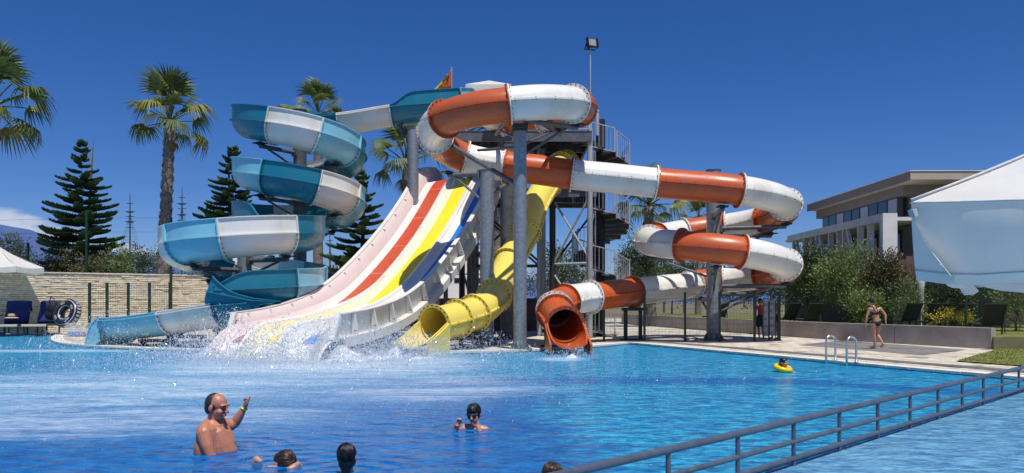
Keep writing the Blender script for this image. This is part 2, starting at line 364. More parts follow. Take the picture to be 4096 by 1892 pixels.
# ---------------------------------------------------------------- water
def water_mat(name, shallow):
    m = bpy.data.materials.new(name); m.use_nodes = True; t = m.node_tree; b = t.nodes['Principled BSDF']
    L = t.links.new; tc = t.nodes.new('ShaderNodeTexCoord'); pos = tc.outputs['Object']
    def nd(k, **kw):
        q = t.nodes.new(k)
        for a, v in kw.items(): setattr(q, a, v)
        return q
    def mth(op, a, c=None, d=None):
        q = nd('ShaderNodeMath', operation=op)
        for i, x in enumerate((a, c, d)):
            if x is None: continue
            if isinstance(x, (int, float)): q.inputs[i].default_value = x
            else: L(x, q.inputs[i])
        return q.outputs[0]
    def rng_(x, a, c, d=0.0, e=1.0, smooth=True):
        q = nd('ShaderNodeMapRange'); q.interpolation_type = 'SMOOTHSTEP' if smooth else 'LINEAR'; L(x, q.inputs[0])
        for i, y in enumerate((a, c, d, e)): q.inputs[i + 1].default_value = y
        return q.outputs[0]
    def noi(vec, sc, det=3, rough=0.5, dist=0.0):
        q = nd('ShaderNodeTexNoise'); q.inputs['Scale'].default_value = sc; q.inputs['Detail'].default_value = det; q.inputs['Roughness'].default_value = rough; q.inputs['Distortion'].default_value = dist; L(vec, q.inputs['Vector']); return q.outputs[0]
    def mp_(sc, loc=(0, 0, 0), rot=0.0, v=None):
        q = nd('ShaderNodeMapping'); q.inputs['Scale'].default_value = sc; q.inputs['Location'].default_value = loc; q.inputs['Rotation'].default_value = (0, 0, rot); L(v if v is not None else pos, q.inputs[0]); return q.outputs[0]
    def mixc(f, a, c):
        q = nd('ShaderNodeMix', data_type='RGBA'); L(f, q.inputs[0]) if not isinstance(f, (int, float)) else setattr(q.inputs[0], 'default_value', f)
        for s, x in ((6, a), (7, c)):
            if isinstance(x, tuple): q.inputs[s].default_value = (*x, 1)
            else: L(x, q.inputs[s])
        return q.outputs[2]
    sp = nd('ShaderNodeSeparateXYZ'); L(pos, sp.inputs[0]); X, Y = sp.outputs[0], sp.outputs[1]
    # mosaic floor seen through ripples, with caustic-like light streaks painted into the colour
    wob = noi(mp_((1, 1.6, 1)), 3.2, 3, 0.6); wob2 = noi(mp_((1, 1.5, 1)), 11.0, 2, 0.5)
    wob3 = noi(mp_((1, 2.2, 1), rot=R(14)), 5.0, 4, 0.65, 1.2)
    rip = rng_(mth('ADD', mth('ADD', mth('MULTIPLY', wob, 0.4), mth('MULTIPLY', wob2, 0.25)), mth('MULTIPLY', wob3, 0.35)), 0.38, 0.64)
    if shallow:
        base = mixc(rip, (0.055, 0.20, 0.40), (0.20, 0.46, 0.64))
        col = base
    else:
        cyan = mixc(rip, (0.003, 0.120, 0.33), (0.045, 0.45, 0.69)); royal = mixc(rip, (0.002, 0.082, 0.31), (0.012, 0.185, 0.49))
        # deep royal-blue floor to the left and near, lighter floor to the right and along the slides
        lw = noi(mp_((0.55, 1, 1)), 0.42, 4, 0.55, 0.5)
        dx = mth('ADD', X, mth('MULTIPLY', mth('SUBTRACT', lw, 0.5), 3.0))
        right = rng_(mth('ADD', dx, mth('MULTIPLY', mth('SUBTRACT', Y, 10.0), 0.10)), -0.1, 1.3)
        far = rng_(mth('SUBTRACT', mth('ADD', Y, mth('MULTIPLY', mth('SUBTRACT', lw, 0.5), 14.0)), 0.0), 13.2, 20.5)
        farleft = mth('MULTIPLY', mth('MULTIPLY', rng_(X, -2.0, -7.0), rng_(mth('ADD', Y, mth('MULTIPLY', mth('SUBTRACT', lw, 0.5), 8.0)), 9.0, 14.0)), 0.8)
        # a band of dark tiles laid across the floor
        by = mth('ADD', mth('SUBTRACT', Y, 15.6), mth('MULTIPLY', rng_(X, 5.0, 9.0, 0.0, 1.0), 2.3))
        by = mth('ADD', by, mth('MULTIPLY', mth('SUBTRACT', wob, 0.5), 1.2))
        band = mth('MULTIPLY', rng_(mth('ABSOLUTE', by), 0.95, 0.35), rng_(X, -4.0, -1.0))
        light = mth('MAXIMUM', right, mth('MAXIMUM', far, farleft)); light = mth('SUBTRACT', light, mth('MULTIPLY', band, 0.85)); 
        q = nd('ShaderNodeClamp'); L(light, q.inputs[0]); col = mixc(q.outputs[0], royal, cyan)
        # foam and air bubbles driven in by the slides
        streak = noi(mp_((0.20, 0.9, 1), rot=R(-8)), 1.15, 7, 0.66, 0.9); fine = noi(mp_((0.7, 1, 1)), 6.0, 8, 0.78, 0.4)
        def blob(cx, cy, rx, ry):
            a = mth('POWER', mth('DIVIDE', mth('SUBTRACT', X, cx), rx), 2.0); c = mth('POWER', mth('DIVIDE', mth('SUBTRACT', Y, cy), ry), 2.0); return rng_(mth('ADD', a, c), 1.0, 0.0)
        amt = mth('MAXIMUM', mth('MULTIPLY', blob(-4.9, 19.4, 6.0, 6.2), 1.0), mth('MULTIPLY', blob(-7.0, 14.6, 8.0, 5.4), 0.76))
        amt = mth('MAXIMUM', amt, mth('MULTIPLY', blob(-6.4, 10.6, 5.6, 2.6), 0.72))
        amt = mth('MAXIMUM', amt, mth('MULTIPLY', blob(-2.3, 14.6, 4.6, 4.2), 0.74)); amt = mth('MAXIMUM', amt, mth('MULTIPLY', blob(-2.6, 21.0, 2.5, 2.2), 0.9)); amt = mth('MAXIMUM', amt, mth('MULTIPLY', blob(-4.8, 19.6, 2.6, 2.4), 1.5))
        amt = mth('MAXIMUM', amt, mth('MULTIPLY', blob(1.35, 21.6, 1.1, 1.3), 0.85)); amt = mth('MAXIMUM', amt, mth('MULTIPLY', blob(-15.0, 25.2, 4.5, 1.3), 0.8))
        col = mixc(mth('MULTIPLY', amt, 0.40), col, (0.13, 0.36, 0.58))      # milky, aerated water
        f0 = mth('ADD', mth('MULTIPLY', streak, 0.85), mth('MULTIPLY', fine, 0.62))
        foam = rng_(mth('SUBTRACT', mth('ADD', f0, mth('MULTIPLY', amt, 0.52)), 0.0), 0.88, 1.42)
        foam = mth('MULTIPLY', foam, rng_(amt, 0.02, 0.25))
        col = mixc(mth('MULTIPLY', foam, 0.80), col, (0.60, 0.67, 0.72))
    L(col, b.inputs['Base Color'])
    b.inputs['Roughness'].default_value = 0.14; b.inputs['IOR'].default_value = 1.333; b.inputs['Specular IOR Level'].default_value = 0.20
    h1 = noi(mp_((0.75, 1.35, 1)), 2.1, 3, 0.55, 0.4); h2 = noi(mp_((0.8, 1.5, 1), rot=R(25)), 7.0, 3, 0.6, 0.3)
    hh = mth('ADD', mth('MULTIPLY', h1, 1.0), mth('MULTIPLY', h2, 0.32))
    if not shallow:      # rings spreading from the swimmers
        for cx, cy in ((gx(216, 8.3), 8.3), (gx(474.5, 9.7), 9.7), (gx(348, 7.25), 7.25), (gx(284, 7.55), 7.55), (gx(783, 17.6), 17.6)):
            vd = nd('ShaderNodeVectorMath', operation='DISTANCE'); L(pos, vd.inputs[0]); vd.inputs[1].default_value = (cx, cy, WZ); rr0 = vd.outputs['Value']
            hh = mth('ADD', hh, mth('MULTIPLY', mth('SINE', mth('MULTIPLY', rr0, 24.0)), mth('MULTIPLY', rng_(rr0, 1.5, 0.15), 0.16)))
    bp = nd('ShaderNodeBump'); bp.inputs['Strength'].default_value = 0.85; bp.inputs['Distance'].default_value = 0.20 if not shallow else 0.085; L(hh, bp.inputs['Height']); L(bp.outputs[0], b.inputs['Normal'])
    if not shallow:
        L(mth('ADD', 0.14, mth('MULTIPLY', foam, 0.6)), b.inputs['Roughness'])
    MATS[name] = m; return m
# the submerged wall that carries the rail splits the pool in two
RD = Vector((0.7181, 0.6959)); RP = Vector((2.75, 7.5)); RN = Vector((RD.y, -RD.x))
M_WAT = water_mat('deep_pool_water', False); M_SHAL = water_mat('shallow_pool_water', True)
wsheet = fill_with_hole('water', pool_poly, None, WZ, M_WAT)
bm = bmesh.new(); bm.from_mesh(wsheet.data)
bmesh.ops.bisect_plane(bm, geom=bm.verts[:] + bm.edges[:] + bm.faces[:], plane_co=(RP.x, RP.y, 0), plane_no=(RN.x, RN.y, 0), clear_outer=False)
bm2 = bm.copy()
def cut(b_, keep):
    dl = [f for f in b_.faces if ((f.calc_center_median().xy - RP).dot(RN) > 0) != keep]; bmesh.ops.delete(b_, geom=dl, context='FACES')
cut(bm, False); bm.to_mesh(wsheet.data); bm.free(); struct(wsheet)
me2 = bpy.data.meshes.new('shallow_water'); cut(bm2, True); bm2.to_mesh(me2); bm2.free(); me2.materials.append(M_SHAL)
ws2 = bpy.data.objects.new('shallow_water', me2); COL.objects.link(ws2); struct(ws2)
# ---------------------------------------------------------------- slides
def circ(r, n=28, a0=0.0): return [(r * math.cos(a0 + 2 * math.pi * k / n), r * math.sin(a0 + 2 * math.pi * k / n)) for k in range(n)]
def ring_flange(mb, fr, r0, r1, th):
    p, t, r, u = fr; n = 32; vs = []
    for off in (-th / 2, th / 2):
        for rr in (r0, r1):
            for k in range(n):
                a = 2 * math.pi * k / n; vs.append(p + t * off + (r * math.cos(a) + u * math.sin(a)) * rr)
    fs = []
    for k in range(n):
        j = (k + 1) % n; A, B, C, D = k, n + k, 2 * n + k, 3 * n + k; a, b, c, d = j, n + j, 2 * n + j, 3 * n + j
        fs += [(A, B, b, a), (C, c, d, D), (B, D, d, b), (A, a, c, C)]
    mb.add(vs, fs)
def bolts(mb, fr, rad, cnt, th, a0=0.0, a1=2 * math.pi):
    p, t, r, u = fr
    for k in range(cnt):
        a = a0 + (a1 - a0) * (k + 0.5) / cnt; c = p + (r * math.cos(a) + u * math.sin(a)) * rad
        mb.tube([c - t * (th / 2 + 0.025), c + t * (th / 2 + 0.025)], 0.022, 5)
def tube_slide(root, P, joints, cols, r=0.56, fl=0.11):
    """closed tube made of flanged sections; joints are points near the path, cols the colour of each section"""
    pts = catmull(P); idx = [0]
    for j in joints: idx.append(nearest(pts, j, idx[-1] + 3, idx[-1] + 95))
    idx.append(len(pts) - 1); F = frames(pts)
    for k in range(len(idx) - 1):
        a, b = idx[k], idx[k + 1]; m = cols[k]; seg = F[a:b + 1]
        mb = MB(); sweep(mb, seg, circ(r), caps=False); sweep(mb, seg, circ(r - 0.03)[::-1], caps=False)
        sec = mb.build('tube_section', m, root, auto=40)
        for s in (-1, 1):
            sweep(MB(), seg, [(s * (r - 0.01), -0.025), (s * (r + 0.085), -0.025), (s * (r + 0.085), 0.025), (s * (r - 0.01), 0.025)]).build('seam_flange', m, sec)
        eb = MB(); 
        for e, off in ((0, 1), (len(seg) - 1, -1)):
            p, t, rr, u = seg[e]; q = (p + t * (0.021 * off), t, rr, u)
            fm = MB(); ring_flange(fm, q, r - 0.012, r + fl, 0.04); fm.build('end_flange', m, sec, auto=40); bolts(eb, q, r + fl * 0.62, 22, 0.05)
        bs = MB()
        for i in range(2, len(seg) - 1, 4):
            p, t, rr, u = seg[i]
            for s in (-1, 1): c = p + rr * (s * (r + 0.055)); bs.tube([c - u * 0.05, c + u * 0.05], 0.018, 5)
        eb.v += []; 
        eb.add(bs.v, bs.f); eb.build('bolts', M_BOLT, sec, kind='stuff')
    return pts, F, idx
def helix(c, rad, a0, a1, zf, step=12.0):
    n = max(1, int(abs(a1 - a0) / step)); outp = []
    for i in range(n + 1):
        a = a0 + (a1 - a0) * i / n; outp.append(Vector((c[0] + rad * math.cos(R(a)), c[1] + rad * math.sin(R(a)), zf(a))))
    return outp
def lerpkeys(K):
    K = sorted(K)
    def f(a):
        if a <= K[0][0]: return K[0][1] 
        for (a0, z0), (a1, z1) in zip(K[:-1], K[1:]):
            if a <= a1: return z0 + (z1 - z0) * (a - a0) / (a1 - a0)
        return K[-1][1]
    return f

# --- orange and white tube
CL = (gx(507, 27.1), 27.1); RL = 2.56; CC = (gx(716, 31.3), 31.3); RC = 2.71
zL = lerpkeys([(-200, 7.34), (-180, 7.53), (-143, 7.65), (-90, 7.84), (0, 8.40), (60, 8.70), (100, 8.80), (140, 8.88)])
zC = lerpkeys([(-125, 5.95), (-90, 5.72), (0, 5.2), (90, 4.75), (180, 4.0), (270, 3.46), (360, 2.78), (450, 2.42), (460, 2.38)])
top = helix(CL, RL, 106, -190, zL)
mid = [at(445, 148, 28.55), at(459, 156, 29.0), at(485, 163, 29.05), at(512, 167, 28.95), at(540, 170, 28.85), at(572, 174.5, 28.75), at(614, 178.5, 28.7), at(656, 183, 28.65)]
hel = helix(CC, RC, -105, 455, zC)
run = [at(691, 285, 33.6), at(660, 288.5, 32.3), at(633, 292, 31.2), at(610, 294.5, 30.2), at(590, 297, 29.3), at(570, 300, 28.3), at(557, 305, 27.3), at(555, 311.5, 26.4), at(561, 319, 25.5), at(565, 326, 24.6)]
start = [Vector((-2.6, 31.6, 9.35)), Vector((-1.9, 31.0, 9.3))]
OP = [Vector((-0.5, 33.4, 9.40)), Vector((-0.7, 32.2, 9.26)), Vector((-0.85, 31.1, 9.10)), Vector((-0.75, 30.2, 8.92))] + top[2:] + mid + hel + run
O, Wc = M_OR, M_WH
jt = lambda c, rad, a, zf: Vector((c[0] + rad * math.cos(R(a)), c[1] + rad * math.sin(R(a)), zf(a)))
oj = [jt(CL, RL, a, zL) for a in (90, 61, 40, 4, -30, -88, -143, -187)] + [at(464, 158, 29.02), at(505, 166, 29.0), at(572, 174.5, 28.75), at(656, 183, 28.65)]
oc = [Wc, O, Wc, O, O, Wc, O, Wc, O, Wc, O, Wc, O]
hj = [-88, -30, 30, 66, 104, 140, 165, 228, 276, 330, 390, 428]
oj += [jt(CC, RC, a, zC) for a in hj]; oc += [Wc, O, Wc, O, Wc, O, Wc, O, Wc, O, Wc, O]
oj += [at(691, 285, 33.6), at(633, 292, 31.2), at(590, 297, 29.3), at(566, 301, 28.0), at(553, 309, 26.7), at(552.5, 313.5, 26.2)]; oc += [Wc, O, Wc, O, Wc, O]
oroot = thing('tube_slide', 'orange and white enclosed tube slide winding around grey columns', 'water slide', (3, 29, 0))
opts, OF, oidx = tube_slide(oroot, OP, oj, oc)
def lip(root, F, m, drop, length, r, name='exit_lip', flare=0.12):
    """open half shell in front of the mouth, sinking into the pool"""
    p, t, rr, u = F; t = Vector((t.x, t.y, 0)).normalized(); rr = t.cross(Vector((0, 0, 1))); N = 14; fr = []; mb = MB(); n = 15; vs = []; th = 0.05
    for shell in (0, 1):
        for i in range(N):
            s = i / (N - 1); q = p + t * (s * length) - Vector((0, 0, 1)) * (drop * s ** 1.3)
            side = max(0.0, 1 - s * 1.15) ** 0.7                     # how far the side walls rise
            half = R(90) * (0.62 + 0.38 * side) + R(12) * (1 - s)
            w = r + flare * s
            for k in range(n):
                a = -math.pi / 2 + (k / (n - 1) * 2 - 1) * half
                x = math.cos(a) * (w + th * shell); z = math.sin(a) * (r * (1 - 0.35 * s) + th * shell) 
                if abs(k - (n - 1) / 2) > (n - 1) / 2 - 0.5 and s > 0.2: pass
                vs.append(q + rr * x + Vector((0, 0, 1)) * z)
    fs = []
    for sh_ in (0, 1):
        for i in range(N - 1):
            for k in range(n - 1):
                b = sh_ * N * n + i * n + k; fs.append((b, b + 1, b + n + 1, b + n) if sh_ else (b, b + n, b + n + 1, b + 1))
    for i in range(N - 1):
        for k in (0, n - 1): b = i * n + k; fs.append((b, b + n, b + n + N * n, b + N * n))
    for k in range(n - 1):
        for i in (0, N - 1): b = i * n + k; fs.append((b, b + 1, b + 1 + N * n, b + N * n))
    mb.add(vs, fs); o = mb.build(name, m, root, auto=50)
    # moulded side cheeks that run down to the water
    ck = MB(); 
    for s in (-1, 1):
        A = []
        for i in range(N):
            q = i / (N - 1); base = p + t * (q * length); x = s * (r + flare * q + 0.03); top_ = (0.12 * (1 - q) ** 1.0 - 0.10 * q) if q < 0.45 else None
            zt = p.z + 0.10 - 0.62 * (q ** 0.8) * (1.0 if q < 0.9 else 1.0)
            A.append((base + rr * x, zt))
        vs = []
        for b_, zt in A:
            for off in (0, 0.06): 
                c = b_ + rr * (s * off); vs += [Vector((c.x, c.y, -0.25)), Vector((c.x, c.y, max(zt, 0.06)))]
        fs = []
        for i in range(N - 1):
            b = i * 4; fs += [(b, b + 1, b + 5, b + 4), (b + 2, b + 6, b + 7, b + 3), (b + 1, b + 3, b + 7, b + 5)]
        fs += [(0, 2, 3, 1), ((N - 1) * 4, (N - 1) * 4 + 1, (N - 1) * 4 + 3, (N - 1) * 4 + 2)]
        c2 = MB().add(vs, fs); c2.build('lip_cheek', m, root, auto=40)
    return o
lip(oroot, OF[-1], M_OR, 0.26, 1.35, 0.56, flare=0.0)

# --- yellow tube
YP = [at(566, 164, 35.4), at(561, 166, 34.3), at(553, 175, 33.0), at(543, 191, 32.0), at(534, 207, 31.2), at(525, 234, 30.3), at(512.5, 257, 29.4), at(503, 277, 28.5), at(496, 293, 27.6), at(487, 305, 26.6), at(472, 314, 25.7), at(455, 319.5, 24.9), at(434, 325, 24.0)]
yj = [at(561, 166, 34.3), at(547, 184, 32.4), at(525, 232, 30.4), at(509.5, 262, 29.2), at(494, 296, 27.4), at(474, 313, 25.8), at(458, 318.7, 25.05)]
yroot = thing('tube_slide', 'bright yellow enclosed tube slide dropping steeply behind the grey column', 'water slide', (0, 29, 0))
ypts, YF, yidx = tube_slide(yroot, YP, yj, [M_YE] * 8, r=0.55)
lip(yroot, YF[-1], M_YE, 0.30, 1.15, 0.55, flare=0.05)

# --- blue and white open flume
C1 = (gx(300, 32.3), 32.3); R1 = 2.0; C2 = (gx(244.5, 27.9), 27.9); R2 = 2.17
z1 = lerpkeys([(90, 9.72), (180, 9.15), (270, 8.42), (360, 7.75), (450, 7.4), (540, 7.05), (630, 6.35), (720, 5.72), (810, 5.4), (900, 5.15), (990, 4.75)])
z2 = lerpkeys([(-360 - 90, 1.92), (-360, 2.2), (-270, 2.75), (-180, 3.42), (-90, 3.68), (0, 4.08), (70, 4.45)])
BP = [at(484, 100, 37.4), at(472, 102, 36.4), at(455, 104, 35.2), at(425, 107.5, 34.5), at(391, 111, 34.35), at(340, 119, 34.3)]
nb0 = len(BP)
h1 = helix(C1, R1, 96, 955, z1); h2 = helix(C2, R2, 55, -360 - 95, z2)
BR = [at(262, 301.5, 25.6), at(228, 305.5, 25.8), at(190, 311.5, 26.3), at(155, 317.0, 26.9), at(132, 319.5, 27.4), at(117, 320, 27.75)]
BP += h1 + h2 + BR
bp_ = catmull(BP, 0.14); BF = frames(bp_)
# height of the side wall above the seam: high on the outside of the bends, low on the straights
def wall_heights():
    hl, hr = [], []
    N = len(bp_); k = []
    for i in range(N):
        a, b = BF[max(i - 4, 0)][1], BF[min(i + 4, N - 1)][1]; k.append(a.x * b.y - a.y * b.x)     # + turns left: outer side is right
    iend = nearest(bp_, BR[0], N // 2)
    for i in range(N):
        r_ = 0.60 if k[i] > 0.12 else 0.10; l_ = 0.60 if k[i] < -0.12 else 0.10
        if i > iend - 8: r_ = l_ = 0.10
        hr.append(r_); hl.append(l_)
    for _ in range(5):
        hr = [(hr[max(i - 1, 0)] + hr[i] + hr[min(i + 1, N - 1)]) / 3 for i in range(N)]; hl = [(hl[max(i - 1, 0)] + hl[i] + hl[min(i + 1, N - 1)]) / 3 for i in range(N)]
    return hl, hr
HL, HR = wall_heights(); BRD = 0.70
def uprof(i, off=0.0, lip_=True):
    r = BRD + off; hl, hr = HL[i], HR[i]; ou = [(-r - 0.0, hl)] + [(r * math.cos(math.pi + math.pi * k / 14), r * math.sin(math.pi + math.pi * k / 14)) for k in range(15)] + [(r, hr)]
    return ou
def flume_prof(i):
    a = uprof(i, 0.0); b = uprof(i, -0.035); hl, hr = HL[i], HR[i]
    return [(-BRD - 0.05, hl), (-BRD - 0.05, hl - 0.03)] + [(-BRD, hl - 0.03)] + a[1:-1] + [(BRD, hr - 0.03), (BRD + 0.05, hr - 0.03), (BRD + 0.05, hr)] + [(b[-1][0], hr)] + b[1:-1][::-1] + [(b[0][0], hl)]
bj = [at(452, 104, 35.1), at(391, 111, 34.35), at(338, 119, 34.3)]; bc = [M_LB, M_TE, M_WH, M_TE]
for a_, m_ in ((256, M_WH), (302, M_LB), (348, M_TE), (410, M_WH), (470, M_LB), (614, M_TE), (660, M_WH), (705, M_LB), (765, M_TE), (825, M_WH), (852, M_TE), (888, M_WH), (906, M_TE)): bj.append(jt(C1, R1, a_, z1)); bc.append(m_)
# second helix (turning the other way)
for a_, m_ in ((-35, M_WH), (-86, M_LB), (-132, M_WH), (-195, M_TE), (-235, M_WH), (-275, M_LB), (-300, M_TE), (-345, M_LB), (-396, M_TE)): bj.append(jt(C2, R2, a_, z2)); bc.append(m_)
bj += [at(223, 306.5, 25.85), at(173, 314.5, 26.6)]; bc += [M_WH, M_LB]
broot = thing('open_flume_slide', 'teal, pale blue and white open flume slide winding in a double helix', 'water slide', (-9, 30, 0))
bidx = [0]
for j in bj: bidx.append(nearest(bp_, j, bidx[-1] + 2, bidx[-1] + 75))
bidx.append(len(bp_) - 1)
def gi(i, f): return (lambda k: f(i + k))
for k in range(len(bidx) - 1):
    a, b = bidx[k], bidx[k + 1]
    if b - a < 2: continue
    m = bc[min(k, len(bc) - 1)]; seg = BF[a:b + 1]
    mb = MB(); sweep(mb, seg, gi(a, flume_prof)); sec = mb.build('flume_section', m, broot, auto=35)
    for s in (-1, 1): sweep(MB(), seg, [(s * (BRD - 0.01), -0.02), (s * (BRD + 0.10), -0.02), (s * (BRD + 0.10), 0.02), (s * (BRD - 0.01), 0.02)]).build('seam_flange', m, sec)
    bo = MB()
    for e in (0, len(seg) - 1):
        p, t, rr, u = seg[e]; i = a + e; oo = 0.021 * (1 if e == 0 else -1); pr = uprof(i, 0.0); pr2 = uprof(i, 0.085); n = len(pr); vs = []
        pr2[0] = (pr2[0][0], HL[i] - 0.04); pr2[-1] = (pr2[-1][0], HR[i] - 0.04); pr[0] = (pr[0][0], HL[i] - 0.04); pr[-1] = (pr[-1][0], HR[i] - 0.04)
        for off in (oo - 0.02, oo + 0.02):
            for q in pr: vs.append(p + t * off + rr * q[0] + u * q[1])
            for q in pr2: vs.append(p + t * off + rr * q[0] + u * q[1])
        fs = []
        for j in range(n - 1):
            A = j; fs += [(A, A + 1, n + A + 1, n + A), (2 * n + A, 3 * n + A, 3 * n + A + 1, 2 * n + A + 1), (n + A, n + A + 1, 3 * n + A + 1, 3 * n + A), (A, 2 * n + A, 2 * n + A + 1, A + 1)]
        fs += [(0, n, 3 * n, 2 * n), (n - 1, 3 * n - 1, 4 * n - 1, 2 * n - 1)]
        MB().add(vs, fs).build('end_flange', m, sec, auto=35)
        bolts(bo, (p + t * oo, t, rr, u), BRD + 0.055, 14, 0.05, math.pi, 2 * math.pi)
    bo.build('bolts', M_BOLT, sec, kind='stuff')
# the end of the flume: a broad moulded sheet that bends down into the pool
p, t, rr, u = BF[-1]; mb = MB(); N = 11; vs = []
t = Vector((t.x, t.y, 0)).normalized(); rr = t.cross(Vector((0, 0, 1)))
for sh_ in (0, 0.05):
    for i in range(N):
        s = i / (N - 1); a = R(95) * s; q = p + t * (0.62 * math.sin(a)) + Vector((0, 0, 0.12 - 1.10 * (1 - math.cos(a)) - 0.20 * s))
        for x in (-1, -0.6, 0, 0.6, 1): 
            dip = (1 - x * x) * 0.28 * (1 - s) ** 2; vs.append(q + rr * (x * (BRD + 0.06 + 0.1 * s)) + Vector((0, 0, -dip)) - t * (sh_ * (0.3 + s)) - Vector((0, 0, sh_ * (1 - s))))
fs = []
for sh_ in (0, 1):
    for i in range(N - 1):
        for k in range(4): b = sh_ * N * 5 + i * 5 + k; fs.append((b, b + 1, b + 6, b + 5))
for i in range(N - 1):
    for k in (0, 4): b = i * 5 + k; fs.append((b, b + 5, b + 5 + N * 5, b + N * 5))
mb.add(vs, fs).build('exit_sheet', M_LB, broot, auto=50)
for s in (-1, 1):        # cheeks under the sheet
    ck = MB(); vs = []
    for i in range(N):
        a = R(95) * i / (N - 1); q = p + t * (0.62 * math.sin(a) - 0.02); zt = p.z + 0.10 - 1.10 * (1 - math.cos(a)) - 0.20 * i / (N - 1)
        x = s * (BRD + 0.03 + 0.1 * i / (N - 1))
        for off in (0, 0.04): vs += [Vector((*(q + rr * (x - s * off)).xy, min(zt - 0.02, -0.2 + 0.35 * (1 - i / (N - 1)) ** 2))), Vector((*(q + rr * (x - s * off)).xy, zt - 0.02))]
    fs = []
    for i in range(N - 1): b = i * 4; fs += [(b, b + 1, b + 5, b + 4), (b + 2, b + 6, b + 7, b + 3), (b, b + 4, b + 6, b + 2)]
    ck.add(vs, fs).build('exit_cheek', M_LB, broot, auto=50)

# --- three-lane slide
TD = Vector((-0.338, -0.941, 0)).normalized(); TX = Vector((-TD.y, TD.x, 0)) * -1.0
TX = Vector((0.941, -0.338, 0)).normalized(); T0 = Vector((-2.25, 34.5, 0)); HWD = 1.8
rim = [(-1.6, 7.86), (-1.0, 7.86), (-0.45, 7.78), (0.0, 7.55), (0.6, 7.02), (1.5, 6.2), (3.0, 4.98), (5.0, 3.62), (7.0, 2.48), (8.2, 1.98), (9.2, 1.68), (10.3, 1.46), (11.3, 1.32), (12.85, 1.19)]
tp = catmull([T0 + TD * s + Vector((0, 0, z - 0.62)) for s, z in rim], 0.22)
ext = [T0 + TD * s + Vector((0, 0, z - 0.62)) for s, z in ((12.85, 1.19), (13.2, 1.12), (13.5, 0.97), (13.75, 0.76), (13.92, 0.50), (14.0, 0.2))]
tpl = tp + catmull(ext, 0.1)[1:]
def tfr(pts):
    F = []; N = len(pts)
    for i in range(N):
        t = (pts[min(i + 1, N - 1)] - pts[max(i - 1, 0)]).normalized(); u = t.cross(TX).normalized() * -1.0; u = u if u.z > 0 else -u; F.append((pts[i], t, TX, u))
    return F
TF = tfr(tp); TFL = tfr(tpl)
troot = thing('three_lane_slide', 'broad white racing slide with red, yellow and blue lanes', 'water slide', (-4, 28, 0))
LW = 2 * HWD / 3
# the ridges between the lanes are low on the drop and grow along the flat run-out
RH = [0.20 + 0.24 * min(1.0, max(0.0, ((p - T0).dot(TD) - 6.5) / 3.0)) for p in tpl]
def bank(a, b): return lambda i: [(a, RH[i] - 0.10), (a + (b - a) * 0.3, (RH[i] - 0.10) * 0.56), (a + (b - a) * 0.65, 0.03 + (RH[i] - 0.10) * 0.13), (b, 0.032), (b, -0.02), (a, -0.02)]
def ridge(x): return lambda i: [(x - 0.085, RH[i] - 0.098), (x - 0.05, RH[i] - 0.025), (x, RH[i]), (x + 0.05, RH[i] - 0.025), (x + 0.085, RH[i] - 0.098), (x + 0.085, -0.02), (x - 0.085, -0.02)]
ncol = len(TF) + 6
for k, (m, bm_) in enumerate(((M_RED, M_RED_REFL), (M_LYE, M_CREAM), (M_BLU, M_WH))):
    x0 = -HWD + k * LW + 0.085; x1 = x0 + LW - 0.17; bl, br_ = 0.31, 0.13
    sweep(MB(), TFL[:ncol], [(x0 + bl, 0.030), (x1 - br_, 0.030), (x1 - br_, -0.02), (x0 + bl, -0.02)]).build('lane', m, troot, auto=30)
    sweep(MB(), TFL[ncol - 1:], [(x0 + bl + 0.002, 0.034), (x1 - br_ - 0.002, 0.034), (x1 - br_ - 0.002, -0.018), (x0 + bl + 0.002, -0.018)]).build('lane_lip', M_WH, troot, auto=30)
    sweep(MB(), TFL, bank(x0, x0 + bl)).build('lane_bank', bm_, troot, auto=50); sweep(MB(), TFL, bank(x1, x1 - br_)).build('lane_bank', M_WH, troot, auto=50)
for k in (1, 2): sweep(MB(), TFL, ridge(-HWD + k * LW)).build('divider', M_WH, troot, auto=50)
